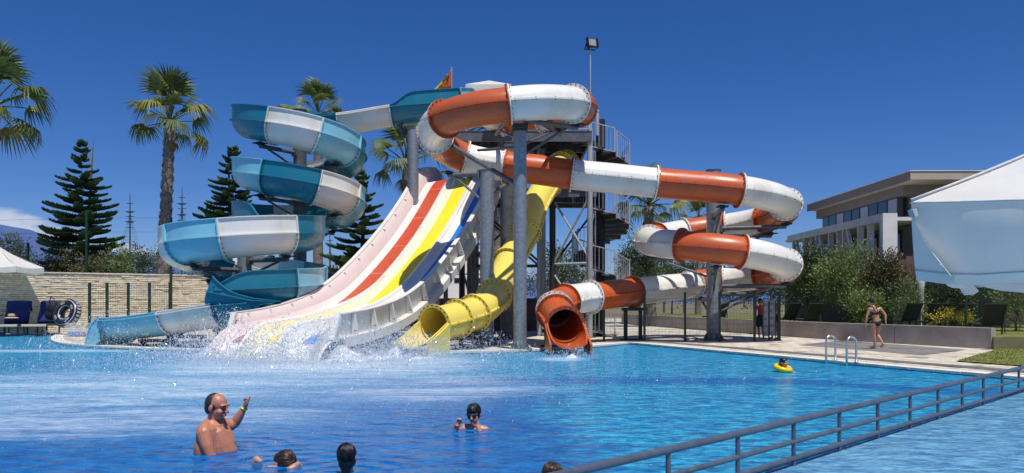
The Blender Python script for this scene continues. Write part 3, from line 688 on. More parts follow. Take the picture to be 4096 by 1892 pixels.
for s, m in ((-1, M_RED_REFL), (1, M_WH)):
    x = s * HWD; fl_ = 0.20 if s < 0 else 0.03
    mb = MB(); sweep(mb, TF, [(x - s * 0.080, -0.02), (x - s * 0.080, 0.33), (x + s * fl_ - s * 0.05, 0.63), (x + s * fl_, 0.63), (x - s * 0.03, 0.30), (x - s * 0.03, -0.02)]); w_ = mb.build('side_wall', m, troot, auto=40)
    mb = MB(); sweep(mb, TF, [(x + s * (fl_ - 0.07), 0.632), (x + s * (fl_ + 0.11), 0.632), (x + s * (fl_ + 0.11), 0.655), (x + s * (fl_ - 0.07), 0.655)]); mb.build('wall_rim', M_WH, w_, auto=40)
    mb = MB(); sweep(mb, TF, [(x - s * 0.02, -0.022), (x + s * 0.22, -0.022), (x + s * 0.22, -0.075), (x - s * 0.02, -0.075)]); mb.build('base_flange', M_WH, w_, auto=40)
    mb = MB(); sweep(mb, TF, [(x + s * 0.17, -0.076), (x + s * 0.22, -0.076), (x + s * 0.22, -0.30), (x + s * 0.17, -0.30)]); mb.build('side_beam', M_WH, w_, auto=40)
    # gusset ribs on the outside of the wall
    acc = 0.0
    for i in range(1, len(TF)):
        acc += (tp[i] - tp[i - 1]).length
        if acc > 1.05:
            acc = 0.0; p, t, r_, u = TF[i]
            g = MB()
            q = [p + r_ * (x + s * 0.005) + u * -0.02, p + r_ * (x + s * 0.21) + u * -0.02, p + r_ * (x + s * 0.13) + u * 0.598, p + r_ * (x + s * 0.035) + u * 0.598]
            g.add([a - t * 0.03 for a in q] + [a + t * 0.03 for a in q], [(3, 2, 1, 0), (4, 5, 6, 7), (0, 1, 5, 4), (1, 2, 6, 5), (2, 3, 7, 6), (3, 0, 4, 7)]); g.build('gusset', M_WH, w_)
            b_ = MB(); 
            for q2 in (0.10, 0.16): c = p + r_ * (x + s * q2) + u * 0.1; b_.tube([c - t * 0.055, c + t * 0.055], 0.018, 5)
            b_.build('bolts', M_BOLT, w_, kind='stuff')
    # raked end post
    p, t, r_, u = TF[-1]; g = MB(); xx = x
    g.bar(p + r_ * xx + u * 0.66 - t * 0.02, p + r_ * xx + t * 0.38 - u * 0.06, 0.16, 0.10); g.build('end_post', M_WH, w_)
# shell under the lanes
mb = MB(); sweep(mb, TFL, [(-HWD, -0.022), (HWD, -0.022), (HWD, -0.06), (-HWD, -0.06)]); mb.build('underside', M_WH, troot, auto=40)
# joints between the moulded lengths
acc = 0
for i in range(1, len(TF)):
    acc += (tp[i] - tp[i - 1]).length
    if acc > 2.1:
        acc = 0; p, t, r_, u = TF[i]
        for k in range(3):
            x0 = -HWD + k * LW + 0.40; x1 = x0 + LW - 0.62; j = MB(); j.bar(p + r_ * x0 + u * 0.0315, p + r_ * x1 + u * 0.0315, 0.011, 0.004, up=u); j.build("lane_joint", M_CREAM, troot)
# trestles
for s in (2.2, 5.0, 7.6, 10.4):
    i = nearest(tp, T0 + TD * s + Vector((0, 0, lerpkeys(rim)(s) - 0.62))); p = tp[i]
    for x in (-1.5, 1.5):
        q = p + TX * x - Vector((0, 0, 0.3)); MB().tube([(q.x, q.y, 0), q], 0.09, 10).build('leg', M_GALD, troot, auto=40)
    MB().bar(p + TX * -1.75 - Vector((0, 0, 0.22)), p + TX * 1.75 - Vector((0, 0, 0.22)), 0.12, 0.22).build('cross_beam', M_GALD, troot)
    if p.z > 1.8: MB().bar(Vector((*(p + TX * -1.5).xy, 0.3)), p + TX * 1.5 - Vector((0, 0, 0.5)), 0.07).build('brace', M_GALD, troot)
# ---------------------------------------------------------------- columns that carry the slides
def column(u, d, r, ztop, label, m=M_GAL, base=True, x=None):
    c = Vector((gx(u, d) if x is None else x, d, 0)); root = thing('support_column', label, 'column', c, 'steel columns carrying the slides')
    MB().lathe([(r, 0.04), (r, ztop)], c, 22).build('shaft', m, root, auto=40)
    MB().lathe([(r * 1.09, ztop), (r * 1.09, ztop + 0.03)], c, 22).build('cap', M_GALD, root, auto=40)
    MB().box(c + Vector((0, 0, 0.02)), (r * 3.6, r * 3.6, 0.04)).build('base_plate', M_GALD, root, bevel=0.005)
    for k in range(8):
        a = k * math.pi / 4 + 0.2; dv = Vector((math.cos(a), math.sin(a), 0)); q = [c + dv * (r - 0.02) + Vector((0, 0, 0.041)), c + dv * (r * 1.5) + Vector((0, 0, 0.041)), c + dv * (r - 0.02) + Vector((0, 0, 0.34))]
        sd = Vector((-dv.y, dv.x, 0)) * 0.012; MB().add([p - sd for p in q] + [p + sd for p in q], [(2, 1, 0), (3, 4, 5), (0, 1, 4, 3), (1, 2, 5, 4), (2, 0, 3, 5)]).build('base_gusset', M_GALD, root)
    return root, c
def arm(root, c, p, r0, w=0.085, drop=0.9, m=M_GALD, strut=True, under_=0.12, saddle=True, off=0.66):
    """horizontal arm from the column to below a slide point p, with a diagonal strut and a saddle bracket"""
    p = Vector(p); z = p.z - off - under_; d = Vector((p.x - c.x, p.y - c.y, 0)); L = d.length; d.normalize(); a = Vector((c.x, c.y, z)) + d * (r0 - 0.02); b = Vector((p.x, p.y, z))
    o = MB().tube([a, b], w, 10).build('arm', m, root, auto=40)
    MB().box(a + d * 0.05, (0.08, w * 3.2, w * 3.2), rz=math.atan2(d.y, d.x)).build('clamp_plate', m, root)
    if strut:
        s0 = Vector((c.x, c.y, z - drop)) + d * (r0 - 0.02); s1 = a + (b - a) * 0.78 - Vector((0, 0, w * 0.8)); MB().tube([s0, s1], w * 0.55, 8).build('strut', m, root, auto=40)
    if saddle:
        MB().box(b + Vector((0, 0, 0.10)), (0.16, 0.16, 0.14)).build('bracket', M_BLK, root); MB().box(b + Vector((0, 0, w + 0.02)), (0.42, 0.42, 0.04), rz=math.atan2(d.y, d.x)).build('saddle', M_BLK, root)
colA, cA = column(520, 25.05, 0.215, 7.1, 'slim grey column in front, standing under the orange top loop')
for a in (-20, 40, 100): arm(colA, cA, jt(CL, RL, a, zL), 0.23, drop=1.1)
MB().box(cA + Vector((0, -0.22, 7.2)), (0.5, 0.7, 0.10)).build('saddle', M_BLK, colA)
MB().tube([cA + Vector((-0.15, 0, 5.4)), at(449, 144, 27.7)], 0.085, 10).build('strut', M_GALD, colA, auto=40)
MB().tube([cA + Vector((-0.15, 0, 6.6)), at(478, 150.5, 26.8)], 0.05, 10).build('strut', M_GALD, colA, auto=40)
colB, cB = column(487, 27.85, 0.255, 6.3, 'thick grey column beside the blue lane, its top cut short')
arm(colB, cB, at(448, 164, 28.2), 0.27, drop=0.9, off=0.3); 
MB().tube([cB + Vector((0.2, 0, 5.55)), at(508, 184, 28.8)], 0.08, 10).build('arm', M_GALD, colB, auto=40)
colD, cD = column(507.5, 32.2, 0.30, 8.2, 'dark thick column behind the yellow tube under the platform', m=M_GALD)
colE, cE = column(413, 34.0, 0.25, 9.2, 'grey column left of the racing slide with a forked top')
MB().tube([cE + Vector((0, -0.1, 7.6)), at(401, 127, 34.3)], 0.09, 10).build('arm', M_GALD, colE, auto=40)
MB().tube([at(401, 127, 34.3), at(396, 122, 34.3)], 0.11, 10).build('arm', M_GALD, colE, auto=40)
MB().box(at(399, 123.5, 34.3), (0.5, 0.4, 0.06)).build('saddle', M_BLK, colE)
colC, cC = column(713.5, 31.3, 0.285, 6.9, 'tall grey column inside the lower orange and white coil')
for a in (-100, -20, 20, 95, 165, 255, 335, 390, 450): arm(colC, cC, jt(CC, RC, a, zC), 0.285, drop=0.75, m=M_GALD)
colF, cF = column(300, 32.3, 0.27, 9.6, 'dark column inside the upper blue coil', m=M_GALD)
for a in (235, 330, 60 + 360, 160 + 360, 235 + 360, 330 + 360, 60 + 720): arm(colF, cF, jt(C1, R1, a, z1), 0.27, drop=0.6, off=0.8)
colG, cG = column(244.5, 27.9, 0.25, 3.3, 'short grey column inside the lower blue coil')
for a in (-30, -120, -215, -300): arm(colG, cG, jt(C2, R2, a, z2), 0.25, drop=0.55, off=0.78)
# low trestles under the run-outs
def trestle(p, off, label, w=0.5):
    root = thing('run_out_trestle', label, 'trestle', (p.x, p.y, 0), 'low black trestles under the slide ends')
    for s in (-1, 1): MB().box((p.x + s * w, p.y, (p.z - off) / 2), (0.14, 0.14, p.z - off)).build('leg', M_BLK, root)
    MB().box((p.x, p.y, p.z - off - 0.02), (2 * w + 0.3, 0.2, 0.12)).build('cross_beam', M_BLK, root); MB().box((p.x, p.y, 0.03), (2 * w + 0.4, 0.4, 0.06)).build('foot', M_BLK, root)
for u_, lab in ((186, 'black trestle under the white length of the blue flume end'), (158, 'black trestle nearest the pale blue flume exit'), (232, 'black trestle under the teal length of the flume end')):
    i = min(range(nearest(bp_, BR[0]) - 12, len(bp_)), key=lambda q: abs(512 + FPX * bp_[q].x / bp_[q].y - u_)); trestle(bp_[i], 0.82, lab)
for i, lab in ((nearest(opts, at(633, 292, 31.2), len(opts) // 2), 'grey trestle under the straight orange tube behind the fence'), (nearest(opts, at(551, 311, 26.5), len(opts) // 2), 'low trestle under the orange tube mouth')): trestle(opts[i], 0.68, lab, 0.3)
trestle(ypts[nearest(ypts, at(470, 314.5, 25.6))], 0.66, 'low trestle under the bend of the yellow tube', 0.3)

# ---------------------------------------------------------------- tower
tw = thing('slide_tower', 'grey steel slide tower with two platforms and diagonal braces', 'tower', (1.5, 36, 0))
TY0, TY1 = 33.6, 38.2; txa, txb = gx(470, 33.6), gx(590, 33.6)
def legs(u, d, zt, r=0.12, m=M_GALP): 
    c = Vector((gx(u, d), d, 0)); MB().lathe([(r, 0.02), (r, zt)], c, 14).build('leg', m, tw, auto=40); MB().box(c + Vector((0, 0, 0.012)), (r * 4, r * 4, 0.024)).build('base_plate', M_GALD, tw); return c
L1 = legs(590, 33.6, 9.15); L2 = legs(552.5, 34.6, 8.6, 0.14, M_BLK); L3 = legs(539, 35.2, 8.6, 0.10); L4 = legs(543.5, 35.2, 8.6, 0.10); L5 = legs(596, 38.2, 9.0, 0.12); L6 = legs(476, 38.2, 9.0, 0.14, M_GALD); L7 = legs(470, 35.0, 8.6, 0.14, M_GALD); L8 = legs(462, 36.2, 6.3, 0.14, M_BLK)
def platform(z, x0, x1, y0, y1, th=0.30):
    n = int((x1 - x0) / 0.30)
    for k in range(n): a = x0 + (x1 - x0) * k / n; MB().boxmm((a + 0.006, y0, z - 0.04), (a + (x1 - x0) / n - 0.006, y1, z)).build('deck_board', M_WOOD, tw)
    for y in (y0 + 0.08, (y0 + y1) / 2, y1 - 0.08): MB().boxmm((x0, y - 0.06, z - 0.04 - th), (x1, y + 0.06, z - 0.043)).build('beam', M_GALD, tw)
    for x in (x0 + 0.07, x0 + (x1 - x0) * 0.33, x0 + (x1 - x0) * 0.66, x1 - 0.07): MB().boxmm((x - 0.05, y0 + 0.15, z - 0.03 - th), (x + 0.05, y1 - 0.15, z - 0.05)).build('joist', M_BLK, tw)
platform(9.0, gx(452, 33.4), gx(592, 33.4), 33.4, 38.4, 0.42)
platform(6.62, gx(455, 34.8), gx(597, 34.2), 34.2, 38.4, 0.34)
def guard(a, b, z, h=1.05, mname='guard_rail'):
    a, b = Vector((*a, z)), Vector((*b, z)); L = (b - a).length; n = max(1, round(L / 1.2)); up = Vector((0, 0, 1))
    for k in range(n):
        p = a + (b - a) * (k / n); q = a + (b - a) * ((k + 1) / n); d = (q - p).normalized(); p = p + d * 0.03; q = q - d * 0.03; g = MB()
        for zz_ in (0.1, h): g.bar(p + up * zz_, q + up * zz_, 0.045)
        for e in (p, q): g.bar(e, e + up * h, 0.045)
        m_ = max(2, round((q - p).length / 0.13))
        for j in range(1, m_): e = p + (q - p) * (j / m_); g.bar(e + up * 0.1, e + up * h, 0.016)
        g.build(mname, M_GALP, tw)
guard((gx(566, 33.6), 33.5), (gx(590, 33.6), 33.5), 9.0); guard((gx(560, 34.3), 34.3), (gx(590, 34.3), 34.3), 6.62); guard((gx(455, 38.3), 38.3), (gx(590, 38.3), 38.3), 9.0)
guard((gx(480, 38.3), 38.3), (gx(595, 38.3), 38.3), 6.62)
def brace(a, za, b, zb, m=M_GALP, r=0.05): MB().tube([Vector((a.x, a.y, za)), Vector((b.x, b.y, zb))], r, 8).build('brace', m, tw, auto=40)
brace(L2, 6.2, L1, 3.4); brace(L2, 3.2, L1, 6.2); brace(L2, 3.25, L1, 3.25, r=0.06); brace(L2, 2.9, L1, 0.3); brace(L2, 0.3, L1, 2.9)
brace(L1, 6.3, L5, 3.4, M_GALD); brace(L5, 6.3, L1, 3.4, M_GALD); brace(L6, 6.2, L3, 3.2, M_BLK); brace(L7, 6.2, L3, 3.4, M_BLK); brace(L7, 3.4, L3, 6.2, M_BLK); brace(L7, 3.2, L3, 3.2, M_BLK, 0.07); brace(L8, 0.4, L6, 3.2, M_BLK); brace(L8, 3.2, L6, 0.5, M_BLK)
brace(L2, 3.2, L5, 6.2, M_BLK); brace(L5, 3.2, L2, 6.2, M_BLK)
# brown back wall of the plant room below the tower
pw = MB(); pw.boxmm((gx(335, 41.0), 41.0, 0), (gx(545, 41.0), 41.3, 1.75)); tag(pw.build('plant_room_wall', M_DARKW), 'low dark brown wall behind the slide tower', 'wall')

M_STAIR = mat('painted_stair_steel', (0.085, 0.082, 0.08), rough=0.6, metal=0.1, var=0.35, vscale=4)
# spiral staircase
SC = Vector((gx(600.5, 35.2), 35.2, 0)); SR = 1.30
st = thing('spiral_staircase', 'grey steel spiral staircase with railing panels beside the tower', 'staircase', SC)
MB().lathe([(0.21, 0.0), (0.21, 9.9)], SC, 16).build('newel_column', M_BLK, st, auto=40)
PITCH, NST = 2.72, 14; total = 9.0; ns = int(total / (PITCH / NST)); up = Vector((0, 0, 1))
def sp(a, r, z): return SC + Vector((math.cos(a) * r, math.sin(a) * r, z))
A0 = R(205)
for k in range(ns):
    a = A0 + 2 * math.pi * k / NST; z = total - (k + 1) * PITCH / NST + 0.0; w = math.pi / NST * 1.08; g = MB()
    q = [sp(a - w, 0.19, z), sp(a - w, SR, z), sp(a + w, SR, z), sp(a + w, 0.19, z)]
    g.add([x - up * 0.045 for x in q] + q, [(3, 2, 1, 0), (4, 5, 6, 7), (0, 1, 5, 4), (1, 2, 6, 5), (2, 3, 7, 6), (3, 0, 4, 7)]); tr = g.build('tread', M_STAIR, st)
    q = [sp(a - w * 0.93, 0.2, z - 0.044), sp(a - w * 0.93, SR - 0.02, z - 0.044), sp(a - w * 0.93, SR - 0.02, z + PITCH / NST - 0.05), sp(a - w * 0.93, 0.2, z + PITCH / NST - 0.05)]
    sd = Vector((-math.sin(a), math.cos(a), 0)) * 0.012; MB().add([x - sd for x in q] + [x + sd for x in q], [(3, 2, 1, 0), (4, 5, 6, 7), (0, 1, 5, 4), (1, 2, 6, 5), (2, 3, 7, 6), (3, 0, 4, 7)]).build('riser', M_STAIR, tr)
    if k % 2 == 0 and k + 1 < ns:      # a flat railing panel spans two treads
        b_ = a + 2 * math.pi / NST * 2; z2_ = z - PITCH / NST * 2; g = MB(); a1, b1_ = a - w * 0.8, b_ - w * 1.15
        p0, p1 = sp(a1, SR + 0.02, z), sp(b1_, SR + 0.02, z2_); g.bar(p0 - up * 0.05, p0 + up * 1.10, 0.05); g.bar(p1 + up * 0.15, p1 + up * 1.22, 0.05)
        g.bar(p0 + up * 1.10, p1 + up * 1.22, 0.045); g.bar(p0 + up * 0.02, p1 + up * 0.17, 0.045)
        for j in range(1, 6): f = j / 6; e = p0.lerp(p1, f); g.bar(e + up * (0.02 + 0.15 * f), e + up * (1.10 + 0.12 * f), 0.020)
        g.build('railing_panel', M_GALP, st)
MB().lathe([(0.10, 9.0), (0.10, 10.05), (0.12, 10.06), (0.12, 10.12)], Vector((gx(597, 34.4), 34.4, 0)), 12).build('gate_post', M_GALP, st, auto=40)
# floodlight on its mast
fp = Vector((gx(590.3, 33.75), 33.75, 9.0)); fl = thing('floodlight', 'black floodlight on a thin mast at the top of the tower', 'floodlight', fp)
ft = at(590.3, 49, 33.75); MB().tube([fp + Vector((0, 0, 0)), Vector((fp.x, fp.y, ft.z))], 0.032, 8).build('mast', M_GALP, fl, auto=40)
Mx = Euler((R(78), 0, R(22))).to_matrix(); hc = at(592, 43, 33.7)
MB().box(hc, (0.44, 0.40, 0.10), M=Mx).build('housing', M_BLK, fl, bevel=0.015)
hq = MB().box(hc + Mx @ Vector((0, 0, 0.056)), (0.34, 0.30, 0.012), M=Mx); hq.build('lens', mat('lamp_glass', (0.35, 0.36, 0.36), rough=0.15, var=0.2), fl)
for s in (-1, 1): MB().box(hc + Mx @ Vector((s * 0.235, -0.0, 0.04)), (0.02, 0.44, 0.20), M=Mx).build('shade_blade', M_BLK, fl)
MB().lathe([(0.15, -0.18), (0.17, 0.0)], hc - Mx @ Vector((0.05, 0, 0.06)), 12, M=Mx).build('ballast', M_BLK, fl, auto=40)
MB().bar(Vector((ft.x - 0.28, ft.y, ft.z)), Vector((ft.x + 0.22, ft.y, ft.z - 0.05)), 0.05).build('bracket', M_BLK, fl); MB().bar(Vector((ft.x - 0.24, ft.y, ft.z)), hc + Vector((-0.24, 0, 0)), 0.03).build('bracket', M_BLK, fl)
# flag and shade roof on the top platform
fb = Vector((gx(451.5, 36.8), 36.8, 9.0)); fg = thing('flag', 'furled orange and yellow flag on a pole above the teal flume', 'flag', fb)
MB().tube([fb, at(451.7, 67, 36.8)], 0.03, 8).build('pole', M_GALP, fg, auto=40)
def cloth_strip(rows, m, name, root):
    mb = MB(); n = len(rows[0]); mb.add([p for r_ in rows for p in r_], [(i * n + k, i * n + k + 1, (i + 1) * n + k + 1, (i + 1) * n + k) for i in range(len(rows) - 1) for k in range(n - 1)])
    o = mb.build(name, m, root, smooth=True); s_ = o.modifiers.new('thick', 'SOLIDIFY'); s_.thickness = 0.01; return o
tpz, bz = at(451, 69, 36.8).z, at(448, 88, 36.8).z
for (a, b, m, nm) in ((0.0, 0.55, mat('orange_flag', (0.75, 0.16, 0.03), var=0.15, trans=0.3), 'orange_cloth'), (0.55, 1.0, mat('yellow_flag', (0.85, 0.62, 0.03), var=0.15, trans=0.3), 'yellow_cloth')):
    rows = []
    for i in range(12):
        s = i / 11; z = tpz + (bz - tpz) * s; w = 0.04 + 0.85 * s; rows.append([Vector((fb.x - w * (a + (b - a) * k / 4), fb.y + 0.09 * math.sin(k * 1.9 + s * 4 + a * 7), z - 0.10 * (a + (b - a) * k / 4))) for k in range(5)])
    cloth_strip(rows, m, nm, fg)
cn_ = Vector((gx(489, 36.2), 36.2, 9.0)); tn = thing('shade_canopy', 'white pyramid canopy on the top platform behind the orange loop', 'canopy', cn_)
hw = 1.05; zc = at(489, 90.5, 36.2).z; za = at(491, 80.5, 36.2).z
MB().add([cn_ + Vector((x * hw, y * hw, zc - 9.0)) for x, y in ((-1, -1), (1, -1), (1, 1), (-1, 1))] + [Vector((cn_.x, cn_.y, za))], [(0, 1, 4), (1, 2, 4), (2, 3, 4), (3, 0, 4)]).build('roof_cloth', M_CLOTH, tn)
for k, (x, y, x2, y2) in enumerate(((-1, -1, 1, -1), (1, -1, 1, 1), (1, 1, -1, 1), (-1, 1, -1, -1))):
    a, b = cn_ + Vector((x * hw, y * hw, zc - 9.0)), cn_ + Vector((x2 * hw, y2 * hw, zc - 9.0)); dz = Vector((0, 0, -0.3)); MB().add([a, b, b + dz, a + dz], [(0, 1, 2, 3)]).build('valance', M_CLOTH, tn)
for x in (-1, 1):
    for y in (-1, 1): MB().bar(cn_ + Vector((x * hw * 0.96, y * hw * 0.96, 0)), cn_ + Vector((x * hw * 0.96, y * hw * 0.96, zc - 9.0)), 0.05).build('post', M_GALP, tn)
# ---------------------------------------------------------------- left side: stone wall, fences, loungers
WA, WB = Vector((-29.5, 34.98, 0)), Vector((-10.8, 48.43, 0)); wd = (WB - WA).normalized(); wn = Vector((wd.y, -wd.x, 0)); WL = (WB - WA).length; WH_ = 3.02
M_STONE = [mat('split_sandstone_%d' % i, c, rough=0.9, var=0.28, vscale=5, bump=0.5, bscale=14) for i, c in enumerate(((0.76, 0.67, 0.50), (0.79, 0.71, 0.55), (0.70, 0.58, 0.41), (0.82, 0.76, 0.62)))]
sw = thing('stone_wall', 'long beige split-stone wall behind the left pool edge', 'wall', WA)
cb = MB(); cb.bar(WA + Vector((0, 0, WH_ / 2)) - wn * 0.13, WB + Vector((0, 0, WH_ / 2)) - wn * 0.13, 0.26, WH_); cb.build('wall_core', mat('wall_mortar', (0.44, 0.36, 0.25), rough=0.95, var=0.3), sw)
stones = []
row = 0.108; z = 0.0
while z < WH_ - 0.02:
    x = -rng.random() * 0.6; h = row * rng.uniform(0.9, 1.12)
    while x < WL:
        L = rng.uniform(0.45, 1.15); a = max(x, 0); b = min(x + L, WL)
        if b - a > 0.08: stones.append((a, b, z, min(z + h, WH_)))
        x += L
    z += h
def stone_mesh(mb, a, b, z0, z1):
    d0 = rng.uniform(0.012, 0.05); g = 0.006; n = 3; P = lambda s, zz_, o: WA + wd * s + wn * o + Vector((0, 0, zz_)); zm = z0 + (z1 - z0) * rng.uniform(0.35, 0.6)
    vs = []; fs = []
    for i in range(n + 1):
        s = a + g + (b - a - 2 * g) * i / n; e = rng.uniform(-0.012, 0.02)
        vs += [P(s, z0 + g, 0.0), P(s, z0 + g + 0.012, d0 * 0.45 + e * 0.3), P(s, zm, d0 + e), P(s, z1 - 0.004, d0 * 0.7 + e), P(s, z1 - 0.002, 0.0)]
    for i in range(n):
        for k in range(4): q = i * 5 + k; fs.append((q, q + 5, q + 6, q + 1))
    mb.add(vs, fs)
def seen(s):  # how large it shows: near, left stones first
    c = WA + wd * ((s[0] + s[1]) / 2); u = 512 + FPX * c.x / c.y
    return (s[1] - s[0]) / c.y if 0 < u < 235 and s[2] > 0.55 else 0
order = sorted(range(len(stones)), key=lambda i: -seen(stones[i])); rest = MB()
for k, i in enumerate(order):
    if k < 300: m_ = MB(); stone_mesh(m_, *stones[i]); m_.build('stone', M_STONE[rng.choice((0, 0, 1, 1, 2, 3))], sw)
    else: rest.cur = rng.choice((0, 0, 1, 1, 2, 3)); stone_mesh(rest, *stones[i])
rest.build('stones', M_STONE, sw, kind='stuff')
cb = MB(); cb.bar(WA + Vector((0, 0, WH_ + 0.03)) - wn * 0.10, WB + Vector((0, 0, WH_ + 0.03)) - wn * 0.10, 0.36, 0.06); cb.build('coping', M_STONE[3], sw)

M_WIRE = mat('green_wire', (0.012, 0.05, 0.03), rough=0.5)
def wire_panel(a, b, z0, z1, root, dx=0.055, dz=0.2, w=0.0055):
    g = MB(); a, b = Vector(a), Vector(b); L = (b - a).length; up_ = Vector((0, 0, 1)); d = (b - a).normalized(); nn = Vector((d.y, -d.x, 0))
    n = int(L / dx)
    for k in range(1, n): p = a + d * (L * k / n); g.bar(p + up_ * z0, p + up_ * (z1 + 0.03), w)
    zz_ = z0 + 0.02; 
    while zz_ <= z1: g.bar(a + up_ * zz_, b + up_ * zz_, w * 1.2); zz_ += dz
    for zf in (0.15, 0.5, 0.85):          # pressed stiffening folds
        q = z0 + (z1 - z0) * zf; g.bar(a + up_ * q - nn * 0.03, b + up_ * q - nn * 0.03, w * 1.2); g.bar(a + up_ * (q + 0.05), b + up_ * (q + 0.05), w * 1.2); g.bar(a + up_ * (q - 0.05), b + up_ * (q - 0.05), w * 1.2)
    return g.build('wire_mesh', M_WIRE, root, kind='stuff')
def post(p, h, root, w=0.065, m=M_GRN):
    p = Vector(p); o = MB().boxmm((p.x - w / 2, p.y - w / 2, p.z), (p.x + w / 2, p.y + w / 2, p.z + h)).build('post', m, root); MB().boxmm((p.x - w * 0.6, p.y - w * 0.6, p.z + h), (p.x + w * 0.6, p.y + w * 0.6, p.z + h + 0.02)).build('post_cap', m, o); return p
def mesh_fence(label, P, h, z=0.0, dx=0.055, w=0.065):
    P = [Vector((p[0], p[1], z)) for p in P]; root = thing('mesh_fence', label, 'fence', P[0])
    for p in P: post(p, h, root, w)
    for a, b in zip(P[:-1], P[1:]): d = (b - a).normalized(); wire_panel(a + d * 0.05 - Vector((0, 0, z)), b - d * 0.05 - Vector((0, 0, z)), z + 0.06, z + h - 0.06, root, dx)
    return root
mesh_fence('green mesh fence with four dark posts before the stone wall', [(gx(u_, 35.2), 35.2) for u_ in (89.6, 107, 128.3, 149.5)] + [(gx(170, 35.2), 35.2)], 2.42, w=0.10, dx=0.1)
mesh_fence('green mesh fence along the pool below the orange coil', [(gx(u_, 30.25), 30.25) for u_ in (569, 604, 644.5, 685, 719.5, 754.5)], 1.92, w=0.085)
# tall net posts behind the stone wall
tn_ = thing('net_fence', 'tall green net posts behind the stone wall', 'fence', (gx(85, 41), 41, 0))
for u_, v_ in ((86.5, 210), (171, 217), (28, 243)): p = Vector((gx(u_, 42.5), 42.5, 0)); MB().tube([p, at(u_, v_, 42.5)], 0.075, 8).build('post', M_GRN, tn_, auto=40)
for v_ in (218, 232, 246, 258): MB().tube([at(-30, v_ + 3, 42.5), at(86.5, v_, 42.5), at(171, v_, 42.5)], 0.006, 4).build('wire', M_WIRE, tn_)
# sun loungers with blue towels under the left parasol
M_LFR = mat('lounger_frame', (0.035, 0.045, 0.035), rough=0.5, var=0.2); M_LCU = mat('blue_towel', (0.012, 0.03, 0.16), rough=0.95, var=0.35, vscale=8, bump=0.4, bscale=40); M_CRM = mat('cream_edge', (0.62, 0.55, 0.38), rough=0.5)
M_SLING = mat('dark_sling', (0.035, 0.035, 0.032), rough=0.8, var=0.25, vscale=30)
def lounger(name, label, group, loc, rz, towel=True, back=R(62), sling=M_SLING):
    root = thing(name, label, 'sun lounger', loc, group, rz)
    def P(b, nm, m, **k): o = b.build(nm, m, **k); o.parent = root; return o
    for s in (-1, 1):
        P(MB().bar((s * 0.33, -0.95, 0.34), (s * 0.33, 0.45, 0.34), 0.05), 'side_rail', M_LFR)
        for y in (-0.8, 0.35): P(MB().bar((s * 0.33, y, 0.0), (s * 0.33, y + (0.06 if y > 0 else -0.04), 0.33), 0.045), 'leg', M_LFR)
    P(MB().boxmm((-0.36, -1.02, 0.30), (0.36, -0.96, 0.38)), 'end_rail', M_CRM if towel else M_LFR, bevel=0.012)
    P(MB().boxmm((-0.31, -0.95, 0.352), (0.31, 0.42, 0.368)), 'seat', sling)
    e = Vector((0, 0.42 + 0.86 * math.cos(back), 0.36 + 0.86 * math.sin(back))); b0 = Vector((0, 0.42, 0.36))
    P(MB().bar(b0, e, 0.62, 0.02), 'backrest', sling)
    for s in (-1, 1): P(MB().bar(b0 + Vector((s * 0.33, 0, 0)), e + Vector((s * 0.33, 0, 0)), 0.04), 'back_frame', M_LFR)
    P(MB().bar(e + Vector((-0.35, 0, 0)), e + Vector((0.35, 0, 0)), 0.045), 'head_rail', M_LFR)
    P(MB().bar(b0.lerp(e, 0.6) + Vector((-0.3, 0, 0)), Vector((-0.3, 0.75, 0.05)), 0.03), 'prop', M_LFR)
    if towel:
        t_ = MB(); n = 9; rows = []
        for i in range(n):
            s = i / (n - 1); p = (b0 + Vector((0, 0, 0.03))).lerp(e + Vector((0, 0, 0.04)), s) - Vector((0, 0.03 * math.sin(s * 9), 0)); rows.append([p + Vector((x * 0.36, -0.02 - 0.015 * math.cos(x * 9 + i), 0.03 * (1 - x * x))) for x in (-1, -.6, -.2, .2, .6, 1)])
        rows.append([q + Vector((0, 0.05, 0.02)) for q in rows[-1]]); rows.append([q + Vector((0, 0.10, -0.35)) for q in rows[-2]])
        o = cloth_strip(rows, M_LCU, 'towel', None); o.parent = root
    return root
def cloth_strip(rows, m, name, root):
    mb = MB(); n = len(rows[0]); mb.add([p for r_ in rows for p in r_], [(i * n + k, i * n + k + 1, (i + 1) * n + k + 1, (i + 1) * n + k) for i in range(len(rows) - 1) for k in range(n - 1)])
    o = mb.build(name, m, root, smooth=True); s_ = o.modifiers.new('thick', 'SOLIDIFY'); s_.thickness = 0.012; return o
lounger('sun_lounger', 'lounger with a blue towel and red cloth at the left frame edge', 'loungers under the left parasol', (gx(13, 36.6), 36.6, 0), R(18)).scale = (1.45, 1.3, 1.35)
lounger('sun_lounger', 'lounger with a blue towel and a black bag hung over it', 'loungers under the left parasol', (gx(44.5, 36.9), 36.9, 0), R(12)).scale = (1.45, 1.3, 1.35)
bgm = mat('black_bag', (0.008, 0.008, 0.01), rough=0.6, var=0.4, bump=0.6, bscale=9)
bg_ = thing('beach_bag', 'black beach bag slung over the lounger back', 'bag', (gx(54, 36.6), 36.6, 0.6)); bb = at(53.5, 309, 36.6)
b_ = MB(); b_.ball(bb, (0.33, 0.22, 0.40), 12, 8); b_.ball(bb + Vector((0.2, 0, 0.22)), (0.18, 0.15, 0.2), 10, 7); b_.ball(bb + Vector((-0.1, 0, -0.28)), (0.32, 0.22, 0.26), 10, 7)
o = b_.build('bag_body', bgm, bg_, smooth=True); rm = o.modifiers.new('rm', 'REMESH'); rm.mode = 'VOXEL'; rm.voxel_size = 0.05
MB().tube([bb + Vector((-0.15, -0.1, 0.3)), bb + Vector((-0.05, -0.1, 0.62)), bb + Vector((0.12, -0.1, 0.45))], 0.025, 6).build('strap', bgm, bg_)
